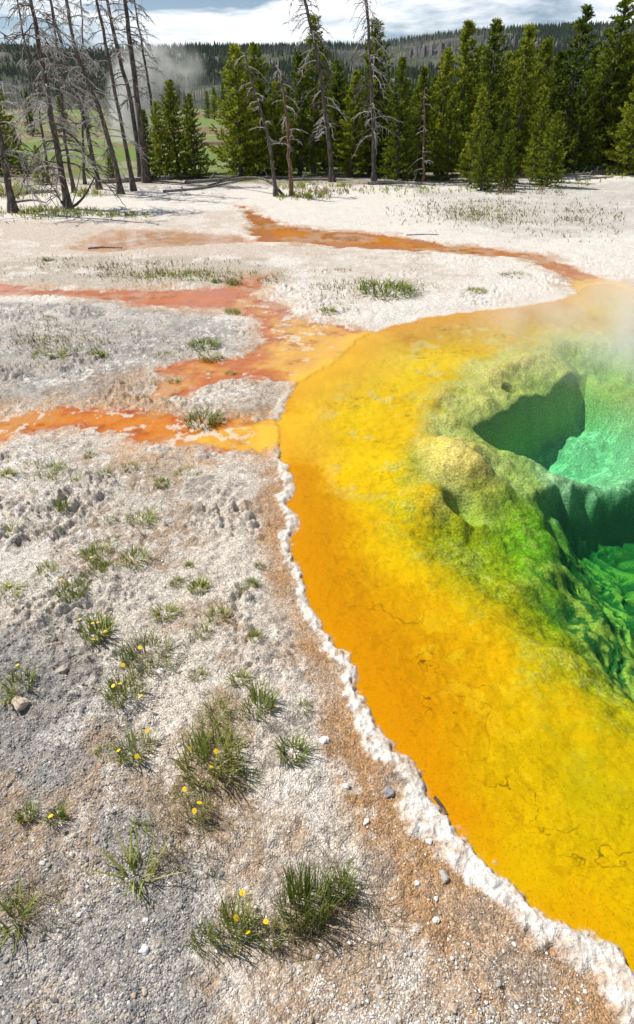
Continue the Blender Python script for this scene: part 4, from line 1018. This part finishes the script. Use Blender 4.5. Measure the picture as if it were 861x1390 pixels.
# single stones one can pick out
def stone(px, py, wpx, label, tone, seed):
    p = hz(px, py); s_ = mpp(py) * wpx * 0.5; g_ = np.random.default_rng(seed)
    bm_ = bmesh.new(); bmesh.ops.create_icosphere(bm_, subdivisions=3, radius=1)
    for v_ in bm_.verts:
        c_ = np.array(v_.co); kx = 1 + 0.22 * math.sin(c_[0] * 3 + seed) + 0.16 * math.sin(c_[1] * 5 + seed * 2) * math.cos(c_[2] * 4) + g_.normal(0, 0.02)
        c_ = np.round(c_ * kx * 3.2 + 0.25 * math.sin(seed)) / 3.2 * 0.35 + c_ * kx * 0.65
        v_.co = Vector((c_[0] * s_, c_[1] * s_ * .8, c_[2] * s_ * .6))
    me_ = bpy.data.meshes.new('stone'); bm_.to_mesh(me_); bm_.free()
    at_ = me_.attributes.new('vary', 'FLOAT', 'POINT'); at_.data.foreach_set('value', np.clip(tone + g_.normal(0, .03, len(me_.vertices)), 0, 1).astype(np.float32))
    me_.materials.append(M_STONE); o_ = bpy.data.objects.new('stone', me_); COL.objects.link(o_); o_.location = p + np.array([0, 0, s_ * 0.25]); o_.rotation_euler = (0, 0, seed)
    tag(o_, label, 'stone', 'loose stones on the crust')
stone(528,1077,17,'grey angular stone on tan earth left of the rim notch',0.28,1)
stone(441,1008,14,'pale stone on tan earth near the rim bend',0.95,2)
stone(469,1072,10,'small pale stone on white crust left of the grey stone',0.8,3)
stone(497,1118,9,'small white stone on tan earth under the grey stone',0.95,4)
stone(603,1190,14,'grey brown stone beside the lower rim',0.5,5)
stone(582,1142,9,'small pale stone hard against the white rim',0.9,6)
stone(566,1200,8,'little white stone in the lower tan earth',0.97,7)
stone(592,1252,10,'white stone low on the tan earth toward the bottom',0.97,8)
stone(219,918,12,'white chip beside the wide sparse flowering clump',0.97,9)
stone(84,916,15,'pale flat stone on the gravel at left',0.62,10)
stone(75,873,9,'dark grey stone on the gravel left of the five flowered tuft',0.1,11)
stone(30,963,22,'broken pale slab beside the left edge broad leaved tuft',0.7,12)
stone(197,1296,14,'white stone at the bottom of the grey gravel',0.93,13)
stone(200,1257,8,'white pebble above the bottom white stone',0.96,14)
# stick under the water in the rim notch
p = hz(598, 1094); root = empty('stick', p, 'dark stick lying under water in the notch of the rim', 'stick', 'dead wood lying on the ground')
q0, q1 = P(590, 1082, -0.012), P(606, 1106, -0.016); k = MB(); k.tube(curve_pts([q0 - p, (q0 + q1) / 2 - p + np.array([.004, 0, .004]), q1 - p], 7), 0.007, 6, wob=.3); k.build('stem', M_SNAG, root)

# ------------------------------------------------------------------ steam
def steam(name, loc, rad, dens, nscale, seed, tilt=(0, 0, 0)):
    bm_ = bmesh.new(); bmesh.ops.create_icosphere(bm_, subdivisions=3, radius=1); me_ = bpy.data.meshes.new(name); bm_.to_mesh(me_); bm_.free()
    m_, t_, b_ = new_mat(name); out_ = m_.node_tree.nodes['Material Output']; m_.node_tree.nodes.remove(b_)
    pv_ = t_.add('ShaderNodeVolumePrincipled'); pv_.inputs['Color'].default_value = (1, 1, 1, 1); pv_.inputs['Anisotropy'].default_value = 0.0
    oc = t_.add('ShaderNodeTexCoord').outputs['Object']
    ln = t_.add('ShaderNodeVectorMath', operation='LENGTH'); t_.link(oc, ln.inputs[0])
    fall = t_.ramp(ln.outputs['Value'], [(0.0, 1.0), (0.55, 0.5), (0.97, 0.0)], 'EASE')
    mp_ = t_.add('ShaderNodeMapping'); mp_.inputs['Location'].default_value = (seed, seed * 2, 0); mp_.inputs['Scale'].default_value = tuple(r / min(rad) for r in rad); t_.link(oc, mp_.inputs[0])
    n_ = t_.ramp(t_.noise(mp_.outputs[0], nscale, 4, 0.6, 0.6), [(0.40, 0.0), (0.72, 1.0)])
    t_.link(t_.math('MULTIPLY', t_.math('MULTIPLY', fall, n_), dens), pv_.inputs['Density']); t_.link(pv_.outputs[0], out_.inputs['Volume'])
    me_.materials.append(m_); o_ = bpy.data.objects.new(name, me_); COL.objects.link(o_); o_.location = loc; o_.scale = rad; o_.rotation_euler = tilt
    tag(o_, kind='stuff'); return o_
q = atY(178, 150, 46); steam('steam', (q[0] + .2, 46, q[2]), (2.1, 1.7, 4.6), 3.6, 1.0, 3.0, (0, 0.22, 0))
q = atY(222, 92, 46); steam('steam', (q[0], 46, q[2]), (3.0, 1.8, 1.9), 1.7, 1.2, 9.0)
q = P(890, 470); steam('steam', (q[0] + 0.2, q[1] + 0.35, 0.16), (2.6, 2.6, 0.38), 2.3, 0.45, 5.0)

# ------------------------------------------------------------------ thin blue air over the valley
bm = bmesh.new(); bmesh.ops.create_cube(bm, size=1); me = bpy.data.meshes.new('haze'); bm.to_mesh(me); bm.free()
m, t, bs = new_mat('haze'); out = m.node_tree.nodes['Material Output']; m.node_tree.nodes.remove(bs)
pv_ = t.add('ShaderNodeVolumePrincipled'); pv_.inputs['Color'].default_value = (0.72, 0.84, 1.0, 1); pv_.inputs['Density'].default_value = 0.00006
t.link(pv_.outputs[0], out.inputs['Volume']); me.materials.append(m)
o = bpy.data.objects.new('haze', me); COL.objects.link(o)
zlo, zhi = -5.5, 125.0
o.location = (0, 715, (zlo + zhi) / 2); o.scale = (6600, 1480, zhi - zlo); tag(o, kind='stuff')
